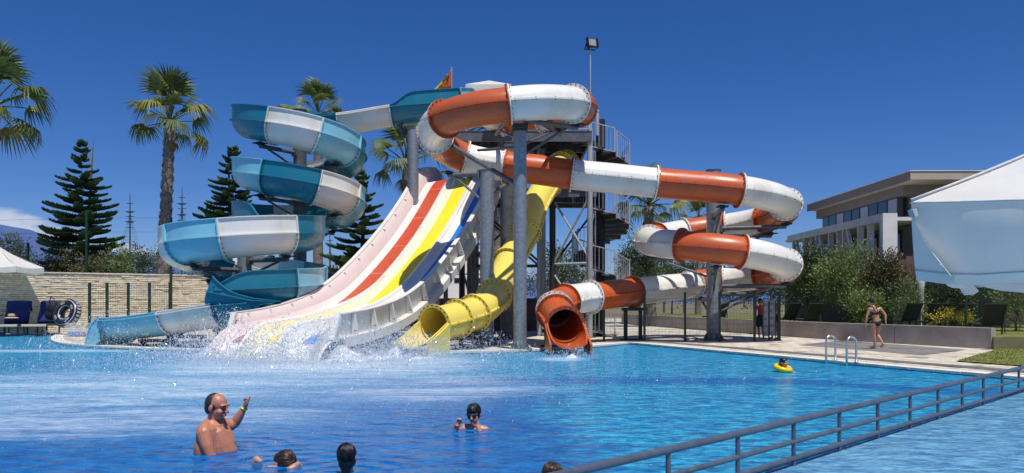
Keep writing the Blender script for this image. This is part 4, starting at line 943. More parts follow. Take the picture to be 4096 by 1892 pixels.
ht = at(11.5, 318, 36.0); tg = thing('sun_hat', 'straw sun hat lying on the left lounger', 'hat', ht); MB().lathe([(0.30, 0.0), (0.28, 0.02), (0.15, 0.05), (0.145, 0.16), (0.10, 0.20), (0.0, 0.21)], ht, 16).build('hat_body', mat('straw', (0.50, 0.38, 0.24), rough=0.9, var=0.3, vscale=20), tg, auto=50)
MB().lathe([(0.153, 0.06), (0.15, 0.10)], ht, 16).build('hat_band', bgm, tg, auto=50)
rc = at(5, 317, 36.2); tag(cloth_strip([[rc + Vector((x, 0.1 * y, 0.10 * (1 - abs(x)) + 0.04 * math.sin(9 * x + 3 * y))) for x in (-.6, -.3, 0, .3, .6)] for y in (-2, -1, 0, 1, 2)], mat('red_cloth', (0.22, 0.02, 0.02), rough=0.9, var=0.4), 'red_cloth', None), 'crumpled red cloth on the left lounger', 'cloth')
# big inflatable ring printed like a tyre
rgc = at(67.5, 313.5, 36.2); Mr = Euler((R(72), 0, R(-16))).to_matrix()
rg = thing('inflatable_ring', 'black inflatable ring printed like a tyre, leaning by the wall', 'swim ring', Vector((rgc.x, rgc.y, 0)))
def torus(mb, c, M, R0, r0, n=36, k=14, a0=0.0, a1=2 * math.pi, b0=0.0, b1=2 * math.pi, push=0.0, sx=1.0):
    full = abs(a1 - a0) > 6.2; nn = n if full else n + 1; kf = abs(b1 - b0) > 6.2; kk = k if kf else k + 1; vs = []
    for i in range(nn):
        a = a0 + (a1 - a0) * i / n
        for j in range(kk):
            b = b0 + (b1 - b0) * j / k; rr = r0 + push; vs.append(c + M @ Vector(((R0 + rr * math.cos(b)) * math.cos(a), (R0 + rr * math.cos(b)) * math.sin(a), rr * math.sin(b) * sx)))
    fs = [(i * kk + j, ((i + 1) % nn) * kk + j, ((i + 1) % nn) * kk + (j + 1) % kk, i * kk + (j + 1) % kk) for i in range(n) for j in range(k)]
    return mb.add(vs, fs)
M_RBK = mat('black_vinyl', (0.014, 0.015, 0.022), rough=0.3, var=0.3); M_RGY = mat('grey_vinyl_print', (0.42, 0.44, 0.50), rough=0.4, var=0.15)
torus(MB(), rgc, Mr, 0.47, 0.24).build('ring_body', M_RBK, rg, smooth=True)
for R_, b_ in ((0.0, R(55)), (0.0, R(125))): torus(MB(), rgc, Mr, 0.47, 0.24, 40, 2, b0=b_ - R(5), b1=b_ + R(5), push=0.004).build('printed_band', M_RGY, rg, smooth=True)
for k in range(26): a = 2 * math.pi * k / 26; torus(MB(), rgc, Mr, 0.47, 0.24, 3, 2, a0=a, a1=a + 0.14, b0=R(-8), b1=R(32), push=0.005).build('printed_tread', M_RGY, rg)
for a0_ in (R(100), R(20), R(200), R(300)):
    for j in range(5): a = a0_ + j * 0.10; torus(MB(), rgc, Mr, 0.47, 0.24, 2, 2, a0=a, a1=a + 0.065, b0=R(78), b1=R(104), push=0.004).build('printed_letter', M_RGY, rg)
# clear crate of pool toys
M_CLEAR = mat('clear_plastic', (0.75, 0.78, 0.82), rough=0.2, trans=0.0); nt_ = M_CLEAR.node_tree; _b = nt_.nodes['Principled BSDF']; _b.inputs['Alpha'].default_value = 0.28
ccx = at(79, 325, 34.4); ccx.z = 0; cr = thing('toy_bag', 'clear plastic bag of pool toys on the deck beside the ring', 'toy bag', ccx)
MB().boxmm(ccx + Vector((-0.5, -0.25, 0.012)), ccx + Vector((0.5, 0.25, 0.62))).build('clear_sheet', M_CLEAR, cr, bevel=0.06)
for i, (c_, n_) in enumerate((((0.75, 0.55, 0.03), 'yellow_toy'), ((0.02, 0.28, 0.08), 'green_toy'), ((0.70, 0.30, 0.05), 'orange_toy'), ((0.75, 0.55, 0.03), 'yellow_toy'), ((0.02, 0.28, 0.08), 'green_toy'), ((0.02, 0.28, 0.08), 'green_toy'))):
    q = ccx + Vector((-0.33 + 0.13 * i, -0.05 + 0.08 * (i % 2), 0.50 + 0.07 * math.sin(i * 2.1))); t_ = MB(); t_.ball(q, 0.062, 8, 6); t_.ball(q + Vector((0.05, 0, 0.05)), 0.036, 8, 6); t_.build(n_, mat(n_ + '_plastic', c_, rough=0.35), cr, smooth=True)
MB().boxmm(ccx + Vector((-0.42, -0.2, 0.03)), ccx + Vector((0.22, 0.2, 0.2))).build('blue_float', mat('blue_float', (0.03, 0.16, 0.62), rough=0.4, var=0.2), cr, bevel=0.04); MB().boxmm(ccx + Vector((0.24, -0.18, 0.03)), ccx + Vector((0.42, 0.18, 0.13))).build('red_float', mat('red_float', (0.35, 0.03, 0.06), rough=0.4), cr, bevel=0.03)
# parasols
M_POLE = mat('parasol_pole', (0.55, 0.54, 0.52), rough=0.5, metal=0.2)
def parasol(name, label, c, rad, zedge, rise, n=8, val=0.3, rot=0.0, open_=True):
    c = Vector(c); root = thing(name, label, 'parasol', c, 'white canvas parasols'); ap = c + Vector((0, 0, zedge + rise))
    rim_ = [c + Vector((rad * math.cos(rot + 2 * math.pi * k / n), rad * math.sin(rot + 2 * math.pi * k / n), zedge)) for k in range(n)]
    for k in range(n):
        a, b = rim_[k], rim_[(k + 1) % n]; m_ = MB(); N = 6; vs = []
        for i in range(N + 1):
            s = i / N
            for j in range(5): q = j / 4; p = ap.lerp(a, s).lerp(ap.lerp(b, s), q); vs.append(p - Vector((0, 0, 0.10 * math.sin(math.pi * s) + 0.07 * s * math.sin(math.pi * q) - 0.0)))
        m_.add(vs, [(i * 5 + j, i * 5 + j + 1, (i + 1) * 5 + j + 1, (i + 1) * 5 + j) for i in range(N) for j in range(4)]); pn = m_.build('canopy_panel', M_CLOTH, root, smooth=True)
        low = vs[-5:]; v2 = [p + Vector((0.0, 0.0, -val * (0.9 + 0.1 * math.sin(j * 2.3 + k)))) + Vector((0.02 * math.sin(j * 3 + k), 0.02 * math.cos(j * 2), 0)) for j, p in enumerate(low)]
        MB().add(low + v2, [(j, j + 1, j + 6, j + 5) for j in range(4)]).build('valance', M_CLOTH, pn, smooth=True)
        MB().bar(ap - Vector((0, 0, 0.12)), a - Vector((0, 0, 0.03)), 0.025).build('rib', M_POLE, root)
    MB().tube([c, ap - Vector((0, 0, 0.05))], 0.035, 10).build('pole', M_POLE, root, auto=40); MB().lathe([(0.30, 0.0), (0.30, 0.09), (0.05, 0.13), (0.05, 0.4)], c, 16).build('base', M_CONC, root, auto=40)
    MB().lathe([(0.12, -0.02), (0.05, 0.06), (0.0, 0.14)], ap, 10).build('finial', M_CLOTH, root, auto=40)
    return root
parasol('parasol', 'white parasol above the blue towel loungers on the left', (gx(-3, 36.6), 36.6, 0), 2.05, 3.2, 1.05, 8, 0.28, R(10))
parasol('parasol', 'white parasol beyond the mesh fence, right of the shrubs', (gx(1002, 35.0), 35.0, 0.45), 1.75, 2.05, 0.75, 8, 0.25, R(5))
# near parasol at the right edge of the view: square, with a deep sagging valance
M_HEM = mat('canvas_hem', (0.66, 0.66, 0.66), rough=0.9, var=0.2, vscale=30)
e1_, e2_ = Vector((0.82, -0.57, 0)).normalized(), Vector((0.57, 0.82, 0)).normalized(); hw = 0.9; ze = 1.945
npx = Vector((1.56, 3.0, 0)) + (e1_ + e2_) * hw; nr = thing('parasol', 'large close white parasol with a deep drooping valance', 'parasol', npx, 'white canvas parasols')
ap = npx + Vector((0, 0, ze + 0.56)); cs = [npx + e1_ * (x * hw) + e2_ * (y * hw) + Vector((0, 0, ze)) for x, y in ((-1, -1), (1, -1), (1, 1), (-1, 1))]
for k in range(4):
    a, b = cs[k], cs[(k + 1) % 4]; m_ = MB(); N, Q = 12, 16; vs = []
    for i in range(N + 1):
        s = i / N
        for j in range(Q + 1):
            q = j / Q; p = ap.lerp(a, s).lerp(ap.lerp(b, s), q); vs.append(p - Vector((0, 0, 0.035 * math.sin(math.pi * s) + 0.03 * s * math.sin(math.pi * q))) + Vector((0, 0, 0.008 * mnoise.noise(p * 2.3))))
    m_.add(vs, [(i * (Q + 1) + j, i * (Q + 1) + j + 1, (i + 1) * (Q + 1) + j + 1, (i + 1) * (Q + 1) + j) for i in range(N) for j in range(Q)]); pn = m_.build('canopy_panel', M_CLOTH, nr, smooth=True)
    low = vs[-(Q + 1):]; inw = (npx + Vector((0, 0, ze)) - (a + b) / 2).normalized(); rows = []
    for i in range(8):
        s = i / 7; rows.append([p + Vector((0, 0, -0.305 * s - 0.018 * s * math.sin(j * 0.9 + k))) + inw * (0.12 * s * s + 0.02 * s * math.sin(j * 1.7 + k * 2 + s) + 0.03 * s * mnoise.noise(Vector((p.x * 4, p.y * 4, s * 3)))) + Vector((0, 0, 0.02 * s * mnoise.noise(p * 3))) for j, p in enumerate(low)])
    m_ = MB(); m_.add([p for r_ in rows for p in r_], [(i * (Q + 1) + j, i * (Q + 1) + j + 1, (i + 1) * (Q + 1) + j + 1, (i + 1) * (Q + 1) + j) for i in range(7) for j in range(Q)]); vl = m_.build('valance', M_CLOTH, pn, smooth=True)
    for z_ in (0, 6): MB().tube([q + Vector((0, 0, -0.004)) - inw * 0.003 for q in rows[z_]], 0.0035, 5).build('stitched_hem', M_HEM, vl, smooth=True)
    MB().tube([ap.lerp(a, s_ / 8) - Vector((0, 0, 0.035 * math.sin(math.pi * s_ / 8) - 0.004)) for s_ in range(9)], 0.006, 5).build('seam', M_HEM, pn, smooth=True)
    MB().bar(ap - Vector((0, 0, 0.1)), a - Vector((0, 0, 0.05)), 0.03).build('rib', M_POLE, nr)
MB().tube([npx + Vector((0, 0, -1.0)), ap - Vector((0, 0, 0.04))], 0.04, 10).build('pole', M_POLE, nr, auto=40)

# ---------------------------------------------------------------- right side: low wall, lawn, paving, building
M_GRASS = mat('lawn_turf', (0.085, 0.125, 0.018), rough=0.95, var=0.0, vscale=2.5, col2=(0.19, 0.19, 0.035), lo=0.42, hi=0.62, bump=0.8, bscale=45, detail=8)
LWP = smooth2([(15.75, 25.2), (13.6, 30.2), (12.15, 35.0), (10.9, 40.0), (9.3, 47.0), (7.6, 55.5)], 2)
lw = thing('low_wall', 'low pinkish concrete wall along the back of the deck', 'wall', (12, 35, 0))
pcs = [0.0, 3.9, 11.0, 15.2, 20.0, 25.0, 30.5]
LR = resample(LWP, 0.25); tot = len(LR) - 1
for a, b in zip(pcs[:-1], pcs[1:]):
    i0, i1 = int(a / 0.25), min(int(b / 0.25), tot)
    if i0 >= i1: continue
    seg = [Vector((*p, 0)) for p in LR[i0:i1 + 1]]; g = 0.012; d0 = (seg[1] - seg[0]).normalized(); d1 = (seg[-1] - seg[-2]).normalized(); seg[0] += d0 * g; seg[-1] -= d1 * g
    m_ = MB(); sweep(m_, frames(seg), [(-0.02, -0.02), (-0.02, 0.70), (0.22, 0.70), (0.22, -0.02)]); m_.build('wall_panel', M_CONC, lw, bevel=0.012)
lawn_edge = [(p[0] + 0.15, p[1]) for p in LWP]
struct(fill_with_hole('lawn', [(x, y) for x, y in lawn_edge] + [(14, 75), (60, 75), (60, 12), (30, 25.5)][0:3] + [(60, 25.2)], None, 0.40, M_GRASS))
struct(fill_with_hole('lawn', [(11.5, 19.9), (12.7, 17.4), (17, 9), (30, 6), (60, 6), (60, 25.1), (15.9, 25.1)], None, 0.03, M_GRASS))
rt = MB(); rt.boxmm((15.76, 25.12, 0.0), (60, 25.2, 0.40)); struct(rt.build('lawn_step', M_SOIL))
gp = struct(fill_with_hole('paving_patch', [(10.3, 27.6), (13.3, 31.0), (14.75, 24.9), (11.95, 22.3)], None, 0.006, M_GREYP))
cope_line = [p for p in pe if p[0] > 3.9 and 11.5 < p[1] < 29.3]
course('slate_course', '', 1.15, 1.75, 0.003, 0.012, 0.9, M_DKPAVE); 
# grass blades at the edge of the near lawn
gb = MB(); 
for k in range(9000):
    x, y = rng.uniform(11.4, 22), rng.uniform(14, 25)
    if (x - 11.5) * (17.4 - 19.9) - (y - 19.9) * (12.7 - 11.5) < 0 and False: continue
    if x < 11.5 + max(0, (19.9 - y) * 0.48) + (max(0, y - 19.9) * 0.85): continue
    h = rng.uniform(0.02, 0.06); a = rng.random() * 6.28; dx, dy = math.cos(a) * 0.012, math.sin(a) * 0.012; lx, ly = rng.uniform(-.02, .02), rng.uniform(-.02, .02)
    gb.add([(x - dx, y - dy, 0.03), (x + dx, y + dy, 0.03), (x + lx, y + ly, 0.03 + h)], [(0, 1, 2)])
o = gb.build('grass', mat('grass_blade', (0.11, 0.16, 0.02), rough=0.8, var=0.0, col2=(0.22, 0.22, 0.05), vscale=3, trans=0.3), kind='stuff'); o['label'] = 'short grass on the near lawn'
mesh_fence('green mesh fence behind the low wall and in front of shrubs', [(gx(748, 39.5) + 0.4, 39.5), (gx(820, 36.2), 36.2), (gx(887, 33.4), 33.4), (gx(966, 28.6), 28.6), (gx(1040, 27.5), 27.5)], 1.95, 0.4, dx=0.11)
# pool ladder rails
def ladder_rail(u, d, label):
    x = gx(u, d); c = Vector((x, d, 0)); root = thing('ladder_handrail', label, 'handrail', c, 'pool ladder handrails'); ax = Vector((-0.80, -0.35, 0)).normalized(); P_ = []
    for i in range(13): a = math.pi * i / 12; P_.append(c + ax * (-0.16 * math.cos(a)) + Vector((0, 0, 0.52 + 0.16 * math.sin(a))))
    P_ = [c - ax * 0.16] + [c - ax * 0.16 + Vector((0, 0, 0.3))] + P_ + [c + ax * 0.16 + Vector((0, 0, 0.3)), c + ax * 0.16 + Vector((0, 0, -0.6))]
    MB().tube(P_, 0.028, 10).build('rail', M_SST, root, smooth=True); MB().lathe([(0.06, 0.03), (0.06, 0.05)], c - ax * 0.16, 12).build('floor_flange', M_SST, root, auto=40)
ladder_rail(830.8, 19.9, 'left hoop of the steel pool ladder'); ladder_rail(851.5, 19.2, 'right hoop of the steel pool ladder')
# rail on the submerged dividing wall
rr_ = thing('pool_railing', 'blue-grey railing crossing the water between the two pools', 'railing', (RP.x, RP.y, WZ))
dv = MB(); A_, B_ = RP - RD * 9, RP + RD * 10.2; dv.bar(Vector((*A_, WZ - 0.42)) , Vector((*B_, WZ - 0.42)), 0.36, 0.80); struct(dv.build('dividing_wall', mat('wall_mosaic', (0.14, 0.24, 0.36), rough=0.5, var=0.4, vscale=10)))
e0, e1 = Vector((*(RP - RD * 4.2), WZ)), Vector((*(RP + RD * 10.0), WZ))
for z_, r_, nm in ((0.44, 0.033, 'top_rail'), (0.235, 0.024, 'middle_rail'), (0.075, 0.026, 'bottom_rail')): MB().tube([e0 + Vector((0, 0, z_)), e1 + Vector((0, 0, z_))], r_, 12).build(nm, M_RAIL, rr_, auto=40)
for k in range(-3, 10): p = Vector((*(RP + RD * (1.062 * k)), WZ)); MB().tube([p + Vector((0, 0, -0.05)), p + Vector((0, 0, 0.43))], 0.021, 10).build('post', M_RAIL, rr_, auto=40)
# ---------------------------------------------------------------- hotel building
M_BGREY = mat('grey_render', (0.20, 0.185, 0.175), rough=0.85, var=0.15, vscale=1.5); M_BEIGE = mat('beige_fascia', (0.46, 0.40, 0.34), rough=0.85, var=0.12, vscale=1.2); M_BWHT = mat('white_render', (0.74, 0.72, 0.68), rough=0.85, var=0.12, vscale=1.3)
M_GLS = mat('window_glass', (0.02, 0.025, 0.035), rough=0.06, spec=0.9, var=0.4, vscale=0.8); M_FRM = mat('window_frame', (0.05, 0.045, 0.045), rough=0.5)
bd = thing('hotel_building', 'grey and white hotel wing with a flat overhanging roof', 'building', (24, 45, 0))
def bx(nm, a, b, m, par=None, bev=0.0): return MB().boxmm(a, b).build(nm, m, par or bd, bevel=bev)
XW = 21.1; Yn, Yf = 40.0, 54.0
bx('wall', (XW + 0.9, Yn + 2.4, 3.2), (34, Yf - 0.3, 7.5), M_BGREY)
rf = bx('roof', (XW - 0.35, Yn, 7.94), (36, Yf, 8.37), M_BEIGE); bx('roof_edge', (XW - 0.39, Yn - 0.04, 8.37), (36, Yf + 0.04, 8.41), M_BWHT, rf)
bx('parapet_band', (XW + 0.25, Yn + 1.9, 7.38), (34.2, Yf - 0.1, 7.94), M_BGREY); bx('painted_shade_fascia', (XW - 0.36, Yn + 0.03, 7.90), (XW - 0.33, Yf, 8.36), M_BGREY, rf)  # side fascia: grey sheet paints shade onto the roof's left side
for x in (24.3, 26.2): bx('column', (x, Yn + 1.0, 6.4), (x + 0.5, Yn + 1.5, 7.93), M_BEIGE)
# clerestory strip: one window after another
y = Yn + 2.6; k = 0
while y < Yf - 1.2:
    w = 1.15; f = bx('window', (XW + 0.28, y, 6.3), (XW + 0.6, y + w - 0.06, 7.37), M_FRM); bx('pane', (XW + 0.262, y + 0.05, 6.36), (XW + 0.279, y + w - 0.11, 7.30), M_GLS if k % 3 else mat('pale_blind', (0.35, 0.38, 0.42), rough=0.3, var=0.2), f); y += w; k += 1
# glazed front towards the pool
for i in range(5):
    x = XW + 1.1 + i * 1.5; f = bx('window', (x, Yn + 2.25, 3.3), (x + 1.45, Yn + 2.39, 7.37), M_FRM); bx('pane', (x + 0.06, Yn + 2.23, 3.4), (x + 1.39, Yn + 2.249, 4.75), M_GLS, f); bx('pane', (x + 0.06, Yn + 2.23, 4.85), (x + 1.39, Yn + 2.249, 7.30), M_GLS, f)
bx('balcony_parapet', (XW - 2.1, Yn + 0.0, 3.2), (34, Yn + 0.25, 3.62), M_BEIGE)
# white balcony frame with fins
XF = 18.35; bx('frame_end', (XF, 38.0, 3.15), (XF + 0.72, 38.35, 5.95), M_BWHT); bx('frame_beam', (XF, 38.36, 5.55), (XF + 0.35, 51.2, 5.95), M_BWHT); bx('frame_beam', (XF + 0.02, 38.36, 3.15), (XF + 0.36, 51.2, 3.45), M_BWHT); bx('balcony_floor', (XF + 0.37, 38.36, 3.1), (XW + 0.9, 52.5, 3.3), M_BGREY); bx('balcony_roof', (XF + 0.36, 38.36, 5.62), (XW + 0.25, 52.5, 5.80), M_BWHT)
bx('rear_wall', (XW - 0.4, 38.6, 3.3), (XW + 0.0, 52.3, 5.6), M_BGREY)
y = 39.6; k = 0
while y < 50.6:
    if k % 4 == 2: MB().bar((XF + 0.18, y, 3.46), (XF + 0.18, y + 0.9, 5.54), 0.16, 0.20).build('slanted_fin', M_BWHT, bd)
    else: bx('fin', (XF + 0.03, y, 3.46), (XF + 0.33, y + 0.16, 5.54), M_BWHT)
    if k % 3 == 1: f = bx('window', (XW - 0.46, y, 3.4), (XW - 0.41, y + 1.5, 5.4), M_FRM); bx('pane', (XW - 0.48, y + 0.06, 3.46), (XW - 0.462, y + 1.44, 5.34), M_GLS, f)
    y += (0.75 if k % 2 else 1.15); k += 1
bx('ground_storey', (XF + 0.3, 38.9, 0.4), (34, 52.5, 3.09), M_DARKW)
# brown annexe with a dark green screen below
an = thing('annexe', 'brown rendered annexe with a dark green screen wall', 'building', (19, 37, 0.4)); 
MB().boxmm((gx(889, 36.6), 36.4, 2.35), (gx(1010, 36.6), 38.2, 3.35)).build('parapet', M_DARKW, an)
MB().boxmm((gx(893, 36.6), 36.6, 0.4), (gx(1008, 36.6), 38.1, 2.349)).build('screen', mat('dark_green_screen', (0.028, 0.05, 0.042), rough=0.6, var=0.3, vscale=1.5, stretch=(1, 1, 14)), an)
for i in range(5): MB().box((gx(896, 36.5) + i * 0.35, 36.9, 3.40 + 0.07 * i), (0.34, 0.5, 0.10 + 0.14 * i)).build('roof_tile', mat('brown_tile', (0.16, 0.09, 0.075), rough=0.7, var=0.3), an)

# ---------------------------------------------------------------- trees
M_BARK = mat('palm_bark', (0.27, 0.235, 0.20), rough=0.95, var=0.5, vscale=6, bump=0.6, bscale=18); M_BARK2 = mat('dark_bark', (0.10, 0.075, 0.055), rough=0.95, var=0.4, vscale=8)
M_FROND = mat('palm_frond', (0.13, 0.19, 0.045), rough=0.5, var=0.45, vscale=1.2, trans=0.25); M_FROND2 = mat('palm_frond_yellowing', (0.26, 0.27, 0.06), rough=0.5, var=0.3, vscale=1.2, trans=0.25); M_DEAD = mat('dead_frond', (0.34, 0.17, 0.045), rough=0.85, var=0.5, vscale=3, trans=0.15)
def frond_mesh(seed, n=24, droop=0.5, L=1.0, pet=1.15):
    """fan leaf: stalk along +x, then a fan of folded blades"""
    r_ = random.Random(seed); mb = MB(); mb.tube([(0, 0, 0), (pet * 0.5, 0, 0.06), (pet, 0, 0.02)], [0.045, 0.03, 0.018], 5)
    for i in range(n):
        a = R(-92 + 184 * i / (n - 1)) + r_.uniform(-.03, .03); ln = L * (0.72 + 0.28 * math.cos(a * 0.75)) * r_.uniform(0.86, 1.08); w = 0.042 * L; d = Vector((math.cos(a), math.sin(a), 0)); sd = Vector((-d.y, d.x, 0)); o = Vector((pet, 0, 0.02))
        dr = droop * r_.uniform(0.7, 1.3); pts = []
        for s in (0.0, 0.30, 0.62, 0.84, 1.0):
            z = 0.10 * math.sin(s * 3.1) * L - dr * L * (max(0, s - 0.45) / 0.55) ** 2 * 0.6 - 0.25 * abs(math.sin(a)) * s * L * 0.4; pts.append((o + d * (ln * s * (1 - 0.12 * dr * s)) + Vector((0, 0, z)), w * (0.35, 1.0, 0.9, 0.5, 0.06)[len(pts)]))
        vs = []
        for p, ww in pts: vs += [p - sd * ww, p + Vector((0, 0, ww * 0.5)), p + sd * ww]
        mb.add(vs, [(k * 3 + j, k * 3 + j + 1, k * 3 + j + 4, k * 3 + j + 3) for k in range(4) for j in range(2)])
    me = bpy.data.meshes.new('frond'); me.from_pydata(mb.v, [], mb.f); me.update(); return me
FR = {}
def frond_set(m, key, droop):
    if key not in FR:
        FR[key] = [frond_mesh(s * 7 + len(key), droop=droop) for s in range(3)]
        for q in FR[key]: q.materials.append(m)
    return FR[key]
def palm(label, base, crown, r0, r1, size, nfr=30, seed=1, skirt=True, boots=True, lean=0.0, group='fan palms behind the slides'):
    r_ = random.Random(seed); base, crown = Vector(base), Vector(crown); root = thing('palm_tree', label, 'palm tree', base, group)
    P_ = []; Rd = []; N = 22
    for i in range(N + 1):
        s = i / N; P_.append(base.lerp(crown, s) + Vector((lean * math.sin(math.pi * s), 0, 0))); Rd.append((r0 + (r1 - r0) * s ** 0.8) * (1 + 0.04 * r_.uniform(-1, 1)) * (1.12 if i == 0 else 1))
    tk = MB(); tk.tube(P_, Rd, 14); tr = tk.build('trunk', M_BARK, root, smooth=True)
    if boots:      # old leaf bases, in a rough spiral
        b_ = MB(); H = (crown - base).length; n = int(H / 0.085)
        for k in range(n):
            s = k / n; a = k * 2.4 + r_.uniform(-.2, .2); p = base.lerp(crown, s) + Vector((lean * math.sin(math.pi * s), 0, 0)); rad = r0 + (r1 - r0) * s ** 0.8
            for q in range(3):
                aa = a + q * 2.09; d = Vector((math.cos(aa), math.sin(aa), 0)); sd = Vector((-d.y, d.x, 0)); w = r_.uniform(0.09, 0.15); h = r_.uniform(0.16, 0.26); o_ = p + d * rad * 0.97; tip = o_ + d * r_.uniform(0.03, 0.11) + Vector((0, 0, h))
                b_.add([o_ - sd * w, o_ + sd * w, tip + sd * w * 0.35, tip - sd * w * 0.35, o_ + d * 0.05 + Vector((0, 0, 0.02))], [(0, 4, 3), (4, 1, 2), (4, 2, 3), (0, 3, 2, 1)])
        b_.build('leaf_bases', M_BARK, tr, kind='stuff')
    for k in range(nfr):
        t_ = (k + 0.5) / nfr; elv = R(90 - 122 * t_ ** 1.15) + r_.uniform(-.12, .12); azm = k * 2.39996 + r_.uniform(-.25, .25)
        key = 'g' if r_.random() > 0.22 else 'y'; m_ = M_FROND if key == 'g' else M_FROND2; low = t_ > 0.6
        me = r_.choice(frond_set(m_, key + ('l' if low else 'u'), 0.95 if low else 0.45)); f = bpy.data.objects.new('frond', me); COL.objects.link(f); f.parent = root
        f.location = crown - base + Vector((0, 0, 0.25 * (1 - t_))); f.rotation_euler = Euler((r_.uniform(-.5, .5), -elv, azm), 'XYZ'); sc = size * r_.uniform(0.72, 1.15); f.scale = (sc * 0.60, sc * 0.56, sc * 0.56)
    if skirt:
        for k in range(4):
            me = r_.choice(frond_set(M_DEAD, 'dead', 1.2)); f = bpy.data.objects.new('dead_frond', me); COL.objects.link(f); f.parent = root; f.location = crown - base - Vector((0, 0, 0.25)); f.rotation_euler = Euler((r_.uniform(-.4, .4), R(68 + r_.uniform(0, 18)), k * 0.9), 'XYZ'); sc = size * 0.30; f.scale = (sc, sc * 0.6, sc * 0.5)
    return root
palm('tall fan palm with a rough grey trunk left of the blue coil', (gx(160.5, 43), 43, 0), at(170, 124, 43), 0.36, 0.25, 2.4, 22, 3)
palm('fan palm cut off by the left edge of the picture', (gx(-14, 41), 41, 0), at(-7, 108, 41), 0.36, 0.28, 2.9, 22, 5)
palm('fan palm rising behind the top of the blue coil', (gx(318, 46), 46, 0), at(318, 116, 46), 0.32, 0.26, 2.0, 19, 8, boots=False)
palm('fan palm between the blue coil and the racing slide', (gx(406, 47), 47, 0), at(406, 166, 47), 0.32, 0.26, 2.3, 20, 11, boots=False)
palm('fan palm seen through the tower below the top platform', (gx(497, 48), 48, 0), at(497, 149, 48), 0.32, 0.26, 2.2, 18, 12, boots=False)
palm('fan palm with a thick dead skirt behind the orange coil', (gx(651, 54), 54, 0), at(649, 207, 54), 0.36, 0.30, 2.3, 24, 14)
palm('small distant fan palm right of the orange coil column', (gx(698, 70), 70, 0), at(699, 221, 70), 0.3, 0.25, 1.8, 16, 17, boots=False)

# Norfolk pines
M_PINE = mat('pine_needles', (0.062, 0.120, 0.040), rough=0.7, var=0.5, vscale=1.5, col2=(0.026, 0.058, 0.022), trans=0.15)
def pine_branch(seed, n=24):
    r_ = random.Random(seed); mb = MB(); ax = lambda s: Vector((s, 0, -0.10 * math.sin(math.pi * s * 0.75) + 0.13 * s * s)); mb.tube([ax(i / 6) for i in range(7)], [0.022 - 0.003 * i for i in range(7)], 4)
    for i in range(n):
        s = 0.16 + 0.84 * i / (n - 1); w = 0.25 * math.sin(math.pi * min(1, (s - 0.05)) ** 0.8) ** 0.8 + 0.03
        for sd in (-1, 1):
            for q in range(2):
                ww = w * r_.uniform(0.75, 1.15); p0 = ax(s); out_ = Vector((0.55 + 0.2 * q, sd * (0.8 - 0.35 * q), 0.10 + 0.22 * r_.random())).normalized(); p1 = p0 + out_ * ww * 0.6 + Vector((0, 0, 0.01)); p2 = p0 + out_ * ww + Vector((0.02, 0, 0.05 + 0.03 * r_.random())); mb.tube([p0, p1, p2], [0.034, 0.040, 0.006], 4, caps=False)
    mb.tube([ax(0.9), ax(1.0) + Vector((0.05, 0, 0.02))], [0.03, 0.003], 4)
    me = bpy.data.meshes.new('branch'); me.from_pydata(mb.v, [], mb.f); me.materials.append(M_PINE); me.polygons.foreach_set('use_smooth', [True] * len(me.polygons)); me.update(); return me
PB = [pine_branch(s) for s in range(4)]
def pine(label, base, top_, wid, seed, low=0.16):
    r_ = random.Random(seed); base, top_ = Vector(base), Vector(top_); H = top_.z - base.z; root = thing('norfolk_pine', label, 'pine tree', base, 'tiered pines behind the slides'); MB().tube([base, base.lerp(top_, 0.5), top_], [0.22, 0.13, 0.02], 10).build('trunk', M_BARK2, root, smooth=True)
    nW = int(H / 0.50); 
    for k in range(nW):
        s = low + (1 - low) * ((k + 0.3) / nW) ** 0.92; L = wid * ((1 - s) / (1 - low)) ** 0.72 * r_.uniform(0.82, 1.1) + 0.12; nb = 7 if s < 0.8 else 5; a0 = r_.random() * 6
        for j in range(nb):
            if r_.random() < 0.07: continue
            f = bpy.data.objects.new('branch', r_.choice(PB)); COL.objects.link(f); f.parent = root; f.location = Vector((0, 0, s * H + r_.uniform(-.1, .1))); tilt = -0.02 + 0.22 * s + r_.uniform(-.08, .06); f.rotation_euler = Euler((0, -tilt, a0 + j * 2 * math.pi / nb + r_.uniform(-.15, .15)), 'XYZ'); q = L * r_.uniform(0.74, 1.14); wy = max(q, 0.9) * 0.85; f.scale = (q, wy * 1.15, max(1.2, q * 0.8))
    return root
pine('full tiered pine standing left behind the stone wall', (gx(82, 46), 46, 0), at(93.5, 140, 46), 2.95, 2, 0.10)
pine('tiered pine half hidden by the upper blue coil', (gx(233, 47), 47, 0), at(228, 145, 47), 2.75, 5, 0.22)
pine('dark tiered pine between the blue coil and racing slide', (gx(360, 45), 45, 0), at(365, 167, 45), 2.6, 9, 0.10)

